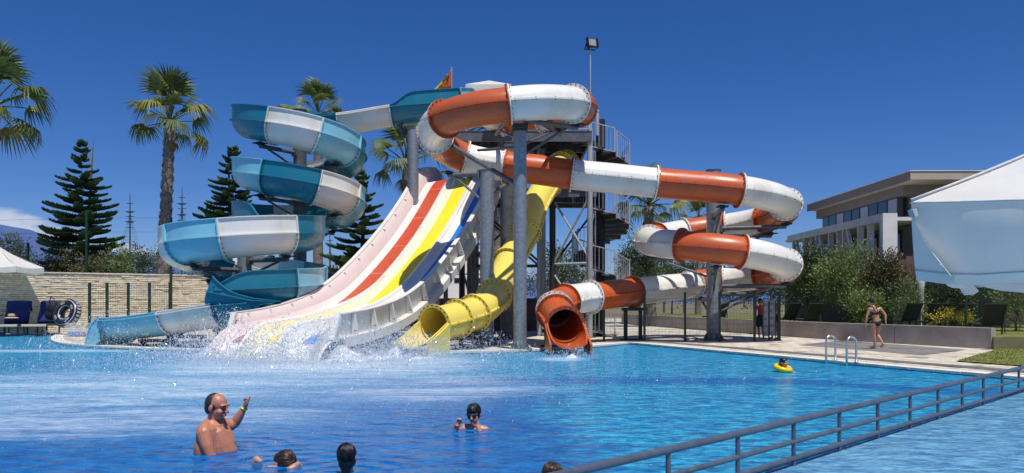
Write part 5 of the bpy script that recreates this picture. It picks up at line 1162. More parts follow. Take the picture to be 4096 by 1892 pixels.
# leafy trees and shrubs
def leaf_mat(name, c, c2): return mat(name, c, rough=0.55, col2=c2, vscale=1.6, lo=0.4, hi=0.6, trans=0.22)
M_OLV = leaf_mat('olive_leaf', (0.25, 0.32, 0.10), (0.10, 0.15, 0.04)); M_DKL = leaf_mat('dark_leaf', (0.085, 0.125, 0.04), (0.03, 0.05, 0.016)); M_MAPLE = leaf_mat('bronze_leaf', (0.12, 0.085, 0.03), (0.06, 0.075, 0.02)); M_DRY = leaf_mat('dry_scrub', (0.20, 0.17, 0.08), (0.07, 0.09, 0.03)); M_YEL = leaf_mat('yellow_flower', (0.60, 0.48, 0.03), (0.10, 0.14, 0.03)); M_FAR = leaf_mat('far_leaf', (0.10, 0.13, 0.06), (0.05, 0.075, 0.035))
def tree(name, label, cat, base, blobs, m, n=5000, leaf=0.09, trunk=0.09, seed=1, limbs=6, group=None, aspect=2.2):
    r_ = random.Random(seed); base = Vector(base); root = thing(name, label, cat, base, group); cen = sum((Vector(b[0]) for b in blobs), Vector()) / len(blobs)
    if trunk:
        t_ = MB(); mid_ = base.lerp(Vector((cen.x, cen.y, cen.z)), 0.55); t_.tube([base, base.lerp(mid_, 0.5) + Vector((r_.uniform(-.1, .1), 0, 0)), mid_], [trunk, trunk * 0.8, trunk * 0.6], 7); t_.build('trunk', M_BARK2, root, smooth=True)
        for k in range(min(limbs, len(blobs) * 2)): b = Vector(blobs[k % len(blobs)][0]); MB().tube([mid_, mid_.lerp(b, 0.5) + Vector((r_.uniform(-.2, .2), r_.uniform(-.2, .2), 0.1)), b + Vector((r_.uniform(-.3, .3), r_.uniform(-.3, .3), r_.uniform(0, .4)))], [trunk * 0.5, trunk * 0.33, 0.01], 5).build('limb', M_BARK2, root, smooth=True)
    tot_ = sum(b[1][0] * b[1][1] * b[1][2] for b in blobs); c = MB()
    for (bc_, br) in blobs:
        bc_ = Vector(bc_); k_ = int(n * br[0] * br[1] * br[2] / tot_); ncl = max(6, k_ // 26)
        for q in range(ncl):      # leaves gather on twigs, most of them near the outside
            d = Vector((r_.gauss(0, 1), r_.gauss(0, 1), r_.gauss(0, 1))).normalized(); rad = r_.random() ** 0.38 * r_.uniform(0.75, 1.14); p = bc_ + Vector((d.x * br[0] * rad, d.y * br[1] * rad, d.z * br[2] * rad)); tw_ = (d + Vector((0, 0, 0.7 * r_.random())) + Vector((r_.gauss(0, .4), r_.gauss(0, .4), r_.gauss(0, .4)))).normalized()
            for w in range(26):
                s = r_.random(); o_ = p + tw_ * (s * leaf * 5) + Vector((r_.gauss(0, 1), r_.gauss(0, 1), r_.gauss(0, 1))) * leaf * 0.9; nrm = Vector((r_.gauss(0, 1), r_.gauss(0, 1), r_.gauss(0, 1) + 0.4)).normalized(); a = (tw_ + nrm * 0.8).normalized(); b = a.cross(nrm).normalized(); L = leaf * r_.uniform(0.7, 1.3); wd_ = L / aspect
                c.add([o_, o_ + a * L * 0.5 + b * wd_ * 0.5, o_ + a * L, o_ + a * L * 0.5 - b * wd_ * 0.5], [(0, 1, 2, 3)])
    c.build('crown', m, root); return root
def B(u, v, d, ru, rv, rd=None): return (at(u, v, d), (ru * d / FPX, (rd if rd is not None else ru * d / FPX * 0.9), rv * d / FPX))
def gb_(u, d, z=0.4): return (gx(u, d), d, z)
G1 = 'trees in front of the hotel'
tree('leafy_tree', 'dark green tree beside the right end of the orange coil', 'tree', gb_(806, 40), [B(808, 274, 40, 17, 20), B(815, 258, 40, 11, 10), B(800, 288, 40, 14, 13)], M_DKL, 7500, 0.13, seed=2, group=G1)
tree('leafy_tree', 'bright olive green tree standing before the white balcony', 'tree', gb_(848, 37.5), [B(848, 268, 37.5, 19, 18), B(838, 284, 37.5, 21, 16), B(856, 257, 37.5, 10, 10), B(866, 290, 37.5, 14, 15), B(834, 268, 37.5, 10, 10)], M_OLV, 12000, 0.13, seed=3, group=G1, aspect=2.8)
tree('leafy_tree', 'slim bronze-leaved tree before the brown annexe', 'tree', gb_(884, 34.8), [B(884, 272, 34.8, 15, 13), B(893, 283, 34.8, 9, 9), B(876, 287, 34.8, 9, 10)], M_MAPLE, 4200, 0.12, 0.05, seed=4, group=G1)
tree('leafy_tree', 'dense shrub-like tree under the close parasol', 'tree', gb_(938, 34.2), [B(940, 298, 34.2, 20, 17), B(928, 288, 34.2, 10, 10), B(955, 302, 34.2, 12, 14)], M_DKL, 9000, 0.12, seed=6, group=G1)
tree('leafy_tree', 'olive tree at the right picture edge beyond the fence', 'tree', gb_(1016, 30.5), [B(1014, 298, 30.5, 14, 18), B(1024, 310, 30.5, 12, 18)], M_OLV, 4500, 0.11, 0.05, seed=7, group=G1, aspect=3)
tree('leafy_tree', 'low olive bush behind the walking woman', 'tree', gb_(872, 34.0), [B(872, 310, 34.0, 13, 10), B(860, 304, 34, 9, 9)], M_OLV, 4500, 0.11, 0.05, seed=8, group=G1)
tree('leafy_tree', 'thin olive tree beside the dark green screen', 'tree', gb_(909, 33.2), [B(908, 297, 33.2, 8, 15), B(914, 309, 33.2, 9, 11)], M_OLV, 3000, 0.10, 0.04, seed=9, group=G1, aspect=3)
tree('hedge', 'shadowy dark hedge across the back of the lawn', 'hedge', gb_(770, 46), [B(765, 284, 46, 26, 15), B(735, 286, 47, 22, 12), B(700, 287, 48, 24, 9), B(790, 288, 45, 20, 14), B(670, 286, 50, 24, 8)], M_DKL, 9000, 0.17, 0, seed=10)
tree('leafy_tree', 'dark round tree right of the spiral staircase', 'tree', gb_(640, 48, 0), [B(640, 258, 48, 13, 17), B(632, 272, 48, 14, 14), B(647, 274, 48, 12, 12)], M_DKL, 6000, 0.16, seed=11)
tree('leafy_tree', 'green tree seen between the tower braces', 'tree', gb_(562, 50, 0), [B(562, 268, 50, 15, 13), B(555, 255, 50, 7, 9), B(572, 282, 50, 18, 14), B(545, 286, 50, 16, 12)], M_FAR, 7000, 0.16, seed=12)
tree('leafy_tree', 'pale distant trees under the orange coil', 'tree', gb_(672, 75, 0), [B(672, 268, 75, 12, 9), B(690, 272, 75, 16, 9), B(660, 275, 75, 14, 8)], M_FAR, 4000, 0.22, seed=13)
tree('shrub', 'grey-green shrub at the left edge above the parasol', 'shrub', gb_(8, 48, 0), [B(6, 254, 48, 17, 14), B(24, 264, 48, 14, 9)], M_FAR, 4000, 0.14, 0.06, seed=14)
tree('shrub', 'dry tan scrub on top of the stone wall', 'shrub', gb_(85, 44.5, 0), [B(62, 268, 44.5, 16, 10), B(92, 270, 44.5, 18, 10), B(40, 271, 44.0, 12, 8)], M_DRY, 6000, 0.12, 0, seed=15)
tree('shrub', 'broad-leaved green shrub at the foot of the palm', 'shrub', gb_(140, 45, 0), [B(133, 265, 45, 20, 11), B(155, 270, 45, 14, 10), B(112, 270, 45, 14, 9)], M_OLV, 5500, 0.14, 0, seed=16)
tree('shrub', 'green scrub between the racing slide and the blue coil', 'shrub', gb_(350, 47, 0), [B(340, 281, 47, 22, 11), B(375, 283, 47, 20, 10), B(315, 285, 47, 16, 8)], M_FAR, 5000, 0.15, 0, seed=18)
tree('flower_bed', 'yellow flowering plants behind the low wall', 'plant', gb_(958, 29.4), [B(938, 318.5, 29.4, 5, 3), B(958, 318, 29.4, 8, 4), B(966, 321, 29, 6, 3)], M_YEL, 1800, 0.07, 0, seed=19)
# loungers and a closed parasol on the lawn
for i, (u_, d_, a_, lab) in enumerate(((783, 36.5, 200, 'dark lounger behind the man at the gate'), (806, 35.6, 190, 'dark lounger right of the man at the gate'), (903, 32.8, 185, 'dark lounger right of the walking woman'), (928, 31.4, 178, 'dark lounger left of the yellow flowers'), (951, 30.2, 186, 'dark lounger behind the yellow flowers'), (988, 27.6, 165, 'dark lounger right of the low wall end'), (716, 42.0, 190, 'dark lounger on the lawn seen through the fence'))):
    lounger('garden_lounger', lab, 'dark loungers on the lawn', (gx(u_, d_), d_, 0.40), R(a_), towel=False, back=R(58))
cp = Vector((gx(921, 33.0), 33.0, 0.4)); cpr = thing('closed_parasol', 'closed white parasol standing among the shrubs', 'parasol', cp); MB().lathe([(0.05, 0.7), (0.12, 0.75), (0.10, 1.5), (0.16, 2.0), (0.07, 2.35), (0.0, 2.4)], cp, 9).build('folded_cloth', M_CLOTH, cpr, auto=50); MB().tube([cp, cp + Vector((0, 0, 0.75))], 0.035, 8).build('pole', M_POLE, cpr); MB().boxmm(cp + Vector((-0.4, -0.4, 0)), cp + Vector((0.4, 0.4, 0.08))).build('base', M_BWHT, cpr)

# ship masts beyond the trees
M_MAST = mat('dark_timber', (0.035, 0.035, 0.045), rough=0.8, var=0.3)
def mast(label, u, vt, vb, d, yards, sh=True):
    t_ = at(u, vt, d); b = at(u, vb, d); b.z = 0; root = thing('ship_mast', label, 'mast', b, 'masts of moored sailing ships'); px = d / FPX; MB().tube([b, b.lerp(t_, 0.8), t_], [px * 0.9, px * 0.7, px * 0.25], 7).build('spar', M_MAST, root)
    for v_, w_ in yards: c = at(u, v_, d); MB().bar(c - Vector((w_ * px, 0, px * 0.5)), c + Vector((w_ * px, 0, -px * 0.5)), px * 0.6).build('yard', M_MAST, root); MB().boxmm(c - Vector((w_ * px * 0.5, 0.2, px * 1.6)), c + Vector((w_ * px * 0.5, 0.2, -px * 0.9))).build('top_platform', M_MAST, root) if w_ > 4 else None
    if sh:
        for s in (-1, 1):
            for k in (6, 9, 12): MB().tube([at(u, vt + 20, d), Vector((b.x + s * k * px, d, at(0, vb, d).z))], px * 0.10, 3).build('shroud', M_MAST, root)
        for k in range(11): s = k / 10; v_ = vt + 28 + (vb - vt - 28) * s; w_ = 2 + 9 * s; c = at(u, v_, d); MB().bar(c - Vector((w_ * px, 0, 0)), c + Vector((w_ * px, 0, 0)), px * 0.12).build('ratline', M_MAST, root)
mast('dark ship mast with rope ladders between pine and palm', 130, 193, 252, 90, [(203, 3), (211, 5), (216, 4), (221, 5), (227, 3)])
mast('dark ship mast just right of the tall palm', 182, 187, 250, 90, [(197, 3), (203, 5), (208, 4), (214, 5), (220, 5)])
mast('ship mast with rope ladders below the blue coil', 330, 231, 266, 90, [(240, 3)])
mast('distant ship mast left of the orange coil column', 684, 210, 262, 110, [(216, 2), (221, 3)], False)
mast('distant ship mast behind the orange coil exit run', 664, 221, 275, 110, [(228, 2), (236, 3), (245, 4)])
mast('ship mast seen through the dark tower legs', 481, 235, 275, 80, [(243, 5), (250, 6), (258, 6)], False)
# white ship or house behind the tower legs
wh = thing('white_boat', 'white boat superstructure glimpsed behind the tower legs', 'boat', (gx(466, 70), 70, 0)); c = at(470, 270, 70)
for k, (w_, z_) in enumerate(((5.5, 4.0), (4.6, 5.2), (3.4, 6.3))): 
    o = MB().boxmm((c.x - w_ / 2, 69, z_ - 1.1 if k else 0), (c.x + w_ / 2, 73, z_)).build('deck_house', M_BWHT, wh)
    for j in range(5): MB().boxmm((c.x - w_ / 2 + 0.3 + j * w_ / 5, 68.97, z_ - 0.75), (c.x - w_ / 2 + 0.3 + (j + 0.6) * w_ / 5, 68.995, z_ - 0.3)).build('window', M_GLS, o)
# mountains
def hills(name, pts, d, m):
    mb = MB(); n = len(pts); vs = []; N = 7
    for i, (u_, v_) in enumerate(pts):
        for k in range(N):
            s = k / (N - 1); t_ = at(u_, v_, d); zz_ = t_.z * (1 - s) ** 0.9; p = Vector((t_.x, d - s * d * 0.22, zz_ - 40 * s)) ; p.z += 0.06 * t_.z * mnoise.noise(Vector((i * 0.7, k * 1.3, d))) * (1 if 0 < k < N - 1 else 0.3); vs.append(p)
    mb.add(vs, [(i * N + k, (i + 1) * N + k, (i + 1) * N + k + 1, i * N + k + 1) for i in range(n - 1) for k in range(N - 1)]); return struct(mb.build(name, m, smooth=True))
M_MTN = mat('mountain_forest_haze_tint', (0.075, 0.12, 0.27), rough=1.0, var=0.12, vscale=0.002, spec=0.0)  # distance haze put into the forest colour as blue
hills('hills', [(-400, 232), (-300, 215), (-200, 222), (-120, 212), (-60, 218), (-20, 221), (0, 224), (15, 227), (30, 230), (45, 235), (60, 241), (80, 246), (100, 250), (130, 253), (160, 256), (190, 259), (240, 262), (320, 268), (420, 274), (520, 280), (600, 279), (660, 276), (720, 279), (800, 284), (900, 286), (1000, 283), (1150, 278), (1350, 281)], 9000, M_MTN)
# ---------------------------------------------------------------- people
def skin_mat(name, c): return mat(name, c, rough=0.42, var=0.16, vscale=7, spec=0.45, sss=0.12, bump=0.06, bscale=60)
SK_M = skin_mat('tanned_skin', (0.52, 0.215, 0.13)); SK_B = skin_mat('boy_skin', (0.54, 0.28, 0.19)); SK_W = skin_mat('fair_skin', (0.50, 0.26, 0.17)); SK_G = skin_mat('sunburnt_skin', (0.46, 0.19, 0.11))
HAIR = mat('wet_dark_hair', (0.012, 0.009, 0.008), rough=0.32, var=0.5, vscale=30, stretch=(1, 1, 0.12), bump=0.5, bscale=60); HAIRG = mat('greying_hair', (0.045, 0.035, 0.03), rough=0.5, var=0.5, vscale=40, bump=0.5, bscale=50); HAIRB = mat('brown_hair', (0.05, 0.026, 0.014), rough=0.4, var=0.4, vscale=25, bump=0.4)
M_BLKC = mat('black_swimwear', (0.010, 0.010, 0.012), rough=0.6, var=0.3, vscale=20); M_EYE = mat('eye', (0.03, 0.02, 0.015), rough=0.15); M_LIPS = mat('lips', (0.30, 0.09, 0.07), rough=0.45)
def cap(mb, a, b, r0, r1, n=12):
    """tapered limb with rounded ends"""
    a, b = Vector(a), Vector(b); d = (b - a); L = d.length; d = d.normalized(); P_ = []; Rd = []
    for t in (-1, -0.85, -0.5, 0): P_.append(a + d * (r0 * t)); Rd.append(max(0.002, r0 * math.sqrt(max(0, 1 - t * t))))
    for t in (0, 0.5, 0.85, 1): P_.append(b + d * (r1 * t)); Rd.append(max(0.002, r1 * math.sqrt(max(0, 1 - t * t))))
    mb.tube(P_, Rd, n); return mb
def chain(mb, pts):
    for (a, ra), (b, rb) in zip(pts[:-1], pts[1:]): cap(mb, a, b, ra, rb)
def fuse(mb, name, m, root, O, voxel, rot=0.0, smooth=4, tilt=None):
    """melt the volumes into one continuous skin"""
    M = Matrix.Rotation(rot, 3, 'Z'); v = [tuple(O + M @ Vector(p)) for p in mb.v]; q = MB(); q.v = v; q.f = mb.f; q.m = mb.m
    me = bpy.data.meshes.new(name); me.from_pydata(q.v, [], q.f); o = bpy.data.objects.new(name, me); COL.objects.link(o)
    r_ = o.modifiers.new('r', 'REMESH'); r_.mode = 'VOXEL'; r_.voxel_size = voxel; r_.use_smooth_shade = True
    if smooth: s_ = o.modifiers.new('s', 'SMOOTH'); s_.factor = 0.5; s_.iterations = smooth
    dg = bpy.context.evaluated_depsgraph_get(); me2 = bpy.data.meshes.new_from_object(o.evaluated_get(dg)); o.modifiers.clear(); o.data = me2; me2.materials.clear(); me2.materials.append(m)
    me2.polygons.foreach_set('use_smooth', [True] * len(me2.polygons)); o.name = name
    if root is not None: under(o, root)
    return o
def hand(mb, wrist, palm, dirf, up_, s=1.0, curl=(0.3, 0.3, 0.4, 0.5), thumb=1, point=False):
    """palm from the wrist, four unequal bent fingers and a thumb leaving the side of the palm"""
    wrist, palm = Vector(wrist), Vector(palm); d = Vector(dirf).normalized(); u = Vector(up_).normalized(); sd = d.cross(u).normalized(); u = sd.cross(d)
    for k in (-1, -0.33, 0.33, 1): cap(mb, wrist + sd * (k * 0.016 * s), palm + sd * (k * 0.028 * s), 0.016 * s, 0.0135 * s, 8)
    L = (0.068, 0.078, 0.072, 0.056)
    for k in range(4):
        c = curl[k]; b = palm + sd * ((k - 1.5) * 0.0195 * s); a1 = d; p1 = b + a1 * (L[k] * 0.45 * s); ang = c * 1.6; a2 = (d * math.cos(ang) - u * math.sin(ang)).normalized(); p2 = p1 + a2 * (L[k] * 0.32 * s); ang *= 1.9; a3 = (d * math.cos(ang) - u * math.sin(ang)).normalized(); p3 = p2 + a3 * (L[k] * 0.26 * s)
        chain(mb, [(b, 0.0098 * s), (p1, 0.0092 * s), (p2, 0.0086 * s), (p3, 0.0072 * s)])
    tb = wrist.lerp(palm, 0.35) - sd * (thumb * 0.026 * s); t1 = tb - sd * (thumb * 0.026 * s) + d * (0.03 * s) - u * (0.012 * s); t2 = t1 + d * (0.034 * s) - u * (0.01 * s)
    chain(mb, [(tb, 0.013 * s), (t1, 0.0108 * s), (t2, 0.0088 * s)])
def head_parts(mb, c, s, yaw, pitch=0.0, roll=0.0, fat=1.0):
    """head facing -y before turning by yaw; returns the local frame"""
    M = Euler((pitch, roll, yaw), 'XYZ').to_matrix(); M = Matrix.Rotation(yaw, 3, 'Z') @ Matrix.Rotation(pitch, 3, 'X') @ Matrix.Rotation(roll, 3, 'Y'); c = Vector(c); P = lambda x, y, z: c + M @ (Vector((x, y, z)) * s)
    def el(p, r): mb.ball(P(*p), tuple(q * s for q in r), 16, 12, M)
    el((0, 0.012, 0.028), (0.074 * fat, 0.095, 0.088)); el((0, -0.022, -0.035), (0.060 * fat, 0.066, 0.080)); el((0, -0.040, -0.083), (0.036 * fat, 0.036, 0.030)); el((0, -0.072, 0.028), (0.056, 0.022, 0.018))
    chain(mb, [(P(0, -0.088, 0.012), 0.010 * s), (P(0, -0.108, -0.022), 0.0145 * s)]); el((0.012, -0.098, -0.025), (0.009, 0.009, 0.008)); el((-0.012, -0.098, -0.025), (0.009, 0.009, 0.008))
    for x in (-1, 1): el((x * 0.042 * fat, -0.062, -0.028), (0.024, 0.024, 0.022)); el((x * 0.078 * fat, 0.012, -0.012), (0.010, 0.020, 0.030))
    el((0, -0.088, -0.052), (0.024, 0.010, 0.007)); el((0, -0.084, -0.066), (0.020, 0.011, 0.008))
    return P, M
def face_bits(root, P, M, s, O, eyes=True):
    f = lambda p: O + p
    if eyes:
        for x in (-1, 1): MB().ball(f(P(x * 0.029, -0.083, 0.004)), tuple(q * s for q in (0.010, 0.006, 0.0045)), 10, 8, M).build('eye', M_EYE, root, smooth=True)
        for x in (-1, 1): MB().tube([f(P(x * 0.014, -0.094, 0.024)), f(P(x * 0.032, -0.092, 0.031)), f(P(x * 0.050, -0.078, 0.024))], [0.004 * s, 0.006 * s, 0.003 * s], 6).build('eyebrow', HAIR, root, smooth=True)
    MB().tube([f(P(-0.022, -0.090, -0.058)), f(P(0, -0.099, -0.056)), f(P(0.022, -0.090, -0.058))], [0.003 * s, 0.006 * s, 0.003 * s], 6).build('mouth', M_LIPS, root, smooth=True)

def strands(root, O, P, s, m, n=70, c=(0, 0.022, 0.034), r=(0.087, 0.103, 0.094), low=-0.09, seed=1, back=True):
    """wet locks lying over the skull"""
    q = random.Random(seed); mb = MB()
    for k in range(n):
        a = q.uniform(R(15), R(165)) if back else q.random() * 6.28; e0 = q.uniform(R(50), R(88)); e1 = q.uniform(R(-50), R(-5)); pts = []
        for i in range(7):
            e = e0 + (e1 - e0) * i / 6; aa = a + 0.10 * math.sin(i * 1.1 + k); z = c[2] + r[2] * math.sin(e); w = math.cos(e) if e > 0 else 0.75 + 0.25 * math.cos(e)
            pts.append(O + P(c[0] + r[0] * w * math.cos(aa), c[1] + r[1] * w * math.sin(aa), z))
        mb.tube(pts, [0.0042 * s, 0.0058 * s, 0.0062 * s, 0.006 * s, 0.0055 * s, 0.0045 * s, 0.0015 * s], 5)
    return mb.build('hair_locks', m, root, smooth=True, kind='stuff')
# --- man pointing, waist deep, seen from behind his left shoulder
O = Vector((gx(216, 8.3), 8.3, WZ)); mn = thing('person', 'balding man pointing, standing waist deep near the left', 'person', O)
b = MB()
chain(b, [((-0.03, 0.02, -0.45), 0.17), ((-0.035, 0.02, -0.15), 0.185), ((-0.045, 0.02, 0.08), 0.18), ((-0.05, 0.02, 0.20), 0.145)])
for y in (-0.10, 0.12): chain(b, [((-0.03, y, -0.3), 0.15), ((-0.06, y, 0.05), 0.135), ((-0.055, y, 0.20), 0.105)])
chain(b, [((-0.11, 0.0, 0.19), 0.10), ((-0.10, 0.0, 0.02), 0.125), ((-0.06, 0.0, -0.2), 0.14)]); chain(b, [((0.02, -0.02, 0.16), 0.11), ((0.05, 0.0, 0.06), 0.13), ((0.09, 0.02, -0.05), 0.14), ((0.08, 0.02, -0.2), 0.14)]); chain(b, [((0.03, 0.1, 0.17), 0.10), ((0.06, 0.1, 0.05), 0.12)])
chain(b, [((-0.055, 0.02, 0.26), 0.085), ((-0.035, 0.02, 0.34), 0.066), ((-0.015, 0.02, 0.42), 0.064)])                       # neck
chain(b, [((-0.09, -0.02, 0.285), 0.055), ((-0.07, -0.15, 0.235), 0.080)]); chain(b, [((-0.06, 0.06, 0.30), 0.055), ((0.0, 0.19, 0.25), 0.080)])
chain(b, [((-0.06, -0.175, 0.215), 0.082), ((-0.01, -0.215, 0.09), 0.068), ((0.03, -0.225, -0.02), 0.056), ((0.10, -0.22, -0.10), 0.050), ((0.22, -0.18, -0.16), 0.040)])      # near arm, into the water
chain(b, [((0.02, 0.20, 0.245), 0.076), ((0.075, 0.235, 0.23), 0.062), ((0.118, 0.25, 0.255), 0.054), ((0.155, 0.245, 0.315), 0.052), ((0.195, 0.235, 0.375), 0.040), ((0.224, 0.23, 0.418), 0.030)])
wr, pa = Vector((0.224, 0.23, 0.418)), Vector((0.252, 0.225, 0.478))
hand(b, wr, pa, (0.40, -0.02, 0.91), (0.80, 0.45, -0.33), 1.3, curl=(0.03, 0.85, 0.95, 1.0), thumb=1)
P, M = head_parts(b, (0.005, 0.02, 0.468), 1.22, R(78), R(12), 0.0, 1.05)
fuse(b, 'body', SK_M, mn, O, 0.0065, smooth=2)
face_bits(mn, P, M, 1.22, O)
h = MB()
for x, y, z, r in ((0, 0.032, 0.026, (0.0800, 0.088, 0.090)), (0, 0.050, -0.02, (0.068, 0.062, 0.070)), (0.058, 0.0, 0.01, (0.021, 0.03, 0.035)), (-0.058, 0.0, 0.01, (0.021, 0.03, 0.035))): h.ball(P(x, y, z), tuple(q * 1.22 for q in r), 14, 10, M)
fuse(h, 'hair', HAIRG, mn, O, 0.008, smooth=1)
wb = MB(); torus(wb, O + wr.lerp(pa, -0.02), Vector((0.40, -0.02, 0.91)).to_track_quat('Z', 'Y').to_matrix(), 0.034, 0.008, 18, 6, sx=1.4); wb.build('wristband', mat('yellow_band', (0.75, 0.80, 0.05), rough=0.4), mn, smooth=True)
tr_ = MB(); tr_.lathe([(0.205, -0.40), (0.212, -0.05), (0.20, -0.045)], O + Vector((-0.02, 0.02, 0)), 20); 
# --- boy with goggles
O = Vector((gx(474.5, 9.7), 9.7, WZ)); by = thing('person', 'boy with dark goggles raising both hands in the pool', 'person', O); b = MB()
chain(b, [((0.0, 0.03, -0.35), 0.11), ((0, 0.03, -0.12), 0.115), ((0, 0.03, -0.02), 0.095)]); chain(b, [((0, 0.035, -0.02), 0.06), ((0, 0.02, 0.04), 0.047), ((0, 0.005, 0.11), 0.047)])
chain(b, [((0.02, 0.04, 0.0), 0.055), ((0.13, 0.03, -0.025), 0.058)]); chain(b, [((-0.02, 0.04, 0.0), 0.055), ((-0.125, 0.03, 0.005), 0.056)])
chain(b, [((0.135, 0.02, -0.03), 0.054), ((0.12, -0.10, -0.10), 0.042), ((0.075, -0.14, -0.03), 0.036), ((0.052, -0.125, 0.045), 0.026)]); hand(b, (0.052, -0.125, 0.045), (0.036, -0.118, 0.092), (-0.45, 0.15, 0.88), (0.15, 1.0, 0.0), 0.82, curl=(0.55, 0.6, 0.65, 0.7), thumb=-1)
chain(b, [((-0.13, 0.02, 0.0), 0.052), ((-0.225, -0.02, -0.10), 0.042), ((-0.235, -0.06, -0.02), 0.036), ((-0.215, -0.08, 0.06), 0.026)]); hand(b, (-0.215, -0.08, 0.06), (-0.196, -0.085, 0.112), (0.3, 0.0, 0.95), (-0.35, 0.9, 0.1), 0.82, curl=(0.7, 0.75, 0.8, 0.85), thumb=1)
P, M = head_parts(b, (-0.01, -0.01, 0.185), 1.02, R(-14), R(14), R(-4)); fuse(b, 'body', SK_B, by, O, 0.0065, smooth=2); face_bits(by, P, M, 1.02, O, eyes=False)
h = MB()
for x, y, z, r in ((0, 0.018, 0.050, (0.083, 0.102, 0.078)), (0.055, 0.02, 0.0, (0.030, 0.055, 0.06)), (-0.055, 0.02, 0.0, (0.030, 0.055, 0.06)), (0, 0.07, -0.01, (0.07, 0.045, 0.075)), (-0.03, -0.072, 0.058, (0.032, 0.022, 0.034)), (0.035, -0.070, 0.062, (0.030, 0.022, 0.032)), (0.0, -0.076, 0.066, (0.034, 0.02, 0.028))): h.ball(P(x, y, z), tuple(q * 1.02 for q in r), 14, 10, M)
fuse(h, 'hair', HAIR, by, O, 0.008, smooth=1); strands(by, O, P, 1.02, HAIR, 70, c=(0, 0.018, 0.045), r=(0.085, 0.104, 0.082), seed=4); strands(by, O, P, 1.02, HAIR, 22, c=(0, -0.01, 0.075), r=(0.066, 0.088, 0.05), seed=5, back=False)
g = thing('swim_goggles', 'dark swimming goggles worn by the boy', 'goggles', O + P(0, -0.09, 0)); M_GOG = mat('smoked_lens', (0.006, 0.006, 0.008), rough=0.08)
for x in (-1, 1): MB().ball(O + P(x * 0.031, -0.089, 0.002), (0.026, 0.015, 0.019), 12, 8, M).build('lens', M_GOG, g, smooth=True)
MB().tube([O + P(-0.012, -0.100, 0.006), O + P(0.012, -0.100, 0.006)], 0.004, 6).build('nose_bridge', M_GOG, g)
MB().tube([O + P(x * 0.088, y, z) for x, y, z in ((0.6, -0.082, 0.004), (0.93, -0.03, 0.012), (1.0, 0.03, 0.02), (0.7, 0.10, 0.03), (0, 0.125, 0.03), (-0.7, 0.10, 0.03), (-1.0, 0.03, 0.02), (-0.93, -0.03, 0.012), (-0.6, -0.082, 0.004))], 0.006, 6).build('strap', M_GOG, g)
wb = MB(); torus(wb, O + Vector((-0.217, -0.079, 0.05)), Vector((0.3, 0.0, 0.95)).to_track_quat('Z', 'Y').to_matrix(), 0.029, 0.008, 16, 6, sx=1.5); wb.build('wristband', mat('red_band', (0.65, 0.06, 0.02), rough=0.4), by, smooth=True)
# --- girl seen from behind
O = Vector((gx(348, 7.25), 7.25, WZ)); gl = thing('person', 'girl seen from behind with wet dark hair, up to her neck', 'person', O); b = MB(); c0 = Vector((0, 0, 0.145))
chain(b, [((0, 0, -0.25), 0.11), ((0, 0, -0.09), 0.10)]); chain(b, [((0, 0, -0.06), 0.05), ((0, 0, 0.08), 0.045)]); chain(b, [((-0.02, 0, -0.04), 0.05), ((-0.13, 0, -0.075), 0.05)]); chain(b, [((0.02, 0, -0.04), 0.05), ((0.13, 0, -0.07), 0.05)])
P, M = head_parts(b, c0, 1.04, R(172)); fuse(b, 'body', SK_W, gl, O, 0.008, smooth=2); h = MB()
for x, y, z, r in ((0, 0.022, 0.030, (0.084, 0.098, 0.092)), (0, 0.05, -0.05, (0.072, 0.060, 0.075)), (0, 0.065, -0.115, (0.040, 0.032, 0.055)), (0.05, 0.02, -0.03, (0.032, 0.05, 0.06)), (-0.05, 0.02, -0.03, (0.032, 0.05, 0.06))): h.ball(P(x, y, z), tuple(q * 1.04 for q in r), 16, 12, M)
fuse(h, 'hair', HAIR, gl, O, 0.007, smooth=2); strands(gl, O, P, 1.04, HAIR, 90, seed=3)
# --- swimmer with the face down, and a foot breaking the surface
O = Vector((gx(284, 7.55), 7.55, WZ)); sm = thing('person', 'swimmer face down with only dark hair and an arm showing', 'person', O); b = MB()
P, M = head_parts(b, (0.0, 0, 0.012), 1.05, R(60), R(75)); chain(b, [((-0.08, 0.05, -0.05), 0.055), ((-0.25, 0.12, -0.17), 0.13), ((-0.5, 0.2, -0.22), 0.14)]); chain(b, [((-0.12, -0.06, -0.05), 0.06), ((0.05, -0.16, -0.06), 0.045), ((0.13, -0.10, 0.0), 0.036), ((0.155, -0.06, 0.02), 0.026)]); hand(b, (0.155, -0.06, 0.02), (0.175, -0.05, -0.02), (0.3, 0.0, -0.9), (0.8, -0.5, 0.2), 0.9, thumb=1)
fuse(b, 'body', SK_W, sm, O, 0.008, smooth=2); h = MB(); h.ball(P(0, 0.02, 0.04), (0.088, 0.105, 0.090), 16, 12, M); h.ball(P(0, 0.06, -0.02), (0.075, 0.06, 0.08), 14, 10, M); fuse(h, 'hair', HAIRB, sm, O, 0.008, smooth=2); strands(sm, O, P, 1.05, HAIRB, 90, c=(0, 0.02, 0.04), r=(0.086, 0.103, 0.088), seed=6, back=False)
b = MB(); chain(b, [((-0.62, 0.2, -0.12), 0.06), ((-0.34, 0.13, -0.04), 0.035), ((-0.31, 0.12, 0.03), 0.036), ((-0.27, 0.1, 0.012), 0.03)]); fuse(b, 'foot', SK_W, sm, O, 0.009, smooth=2)
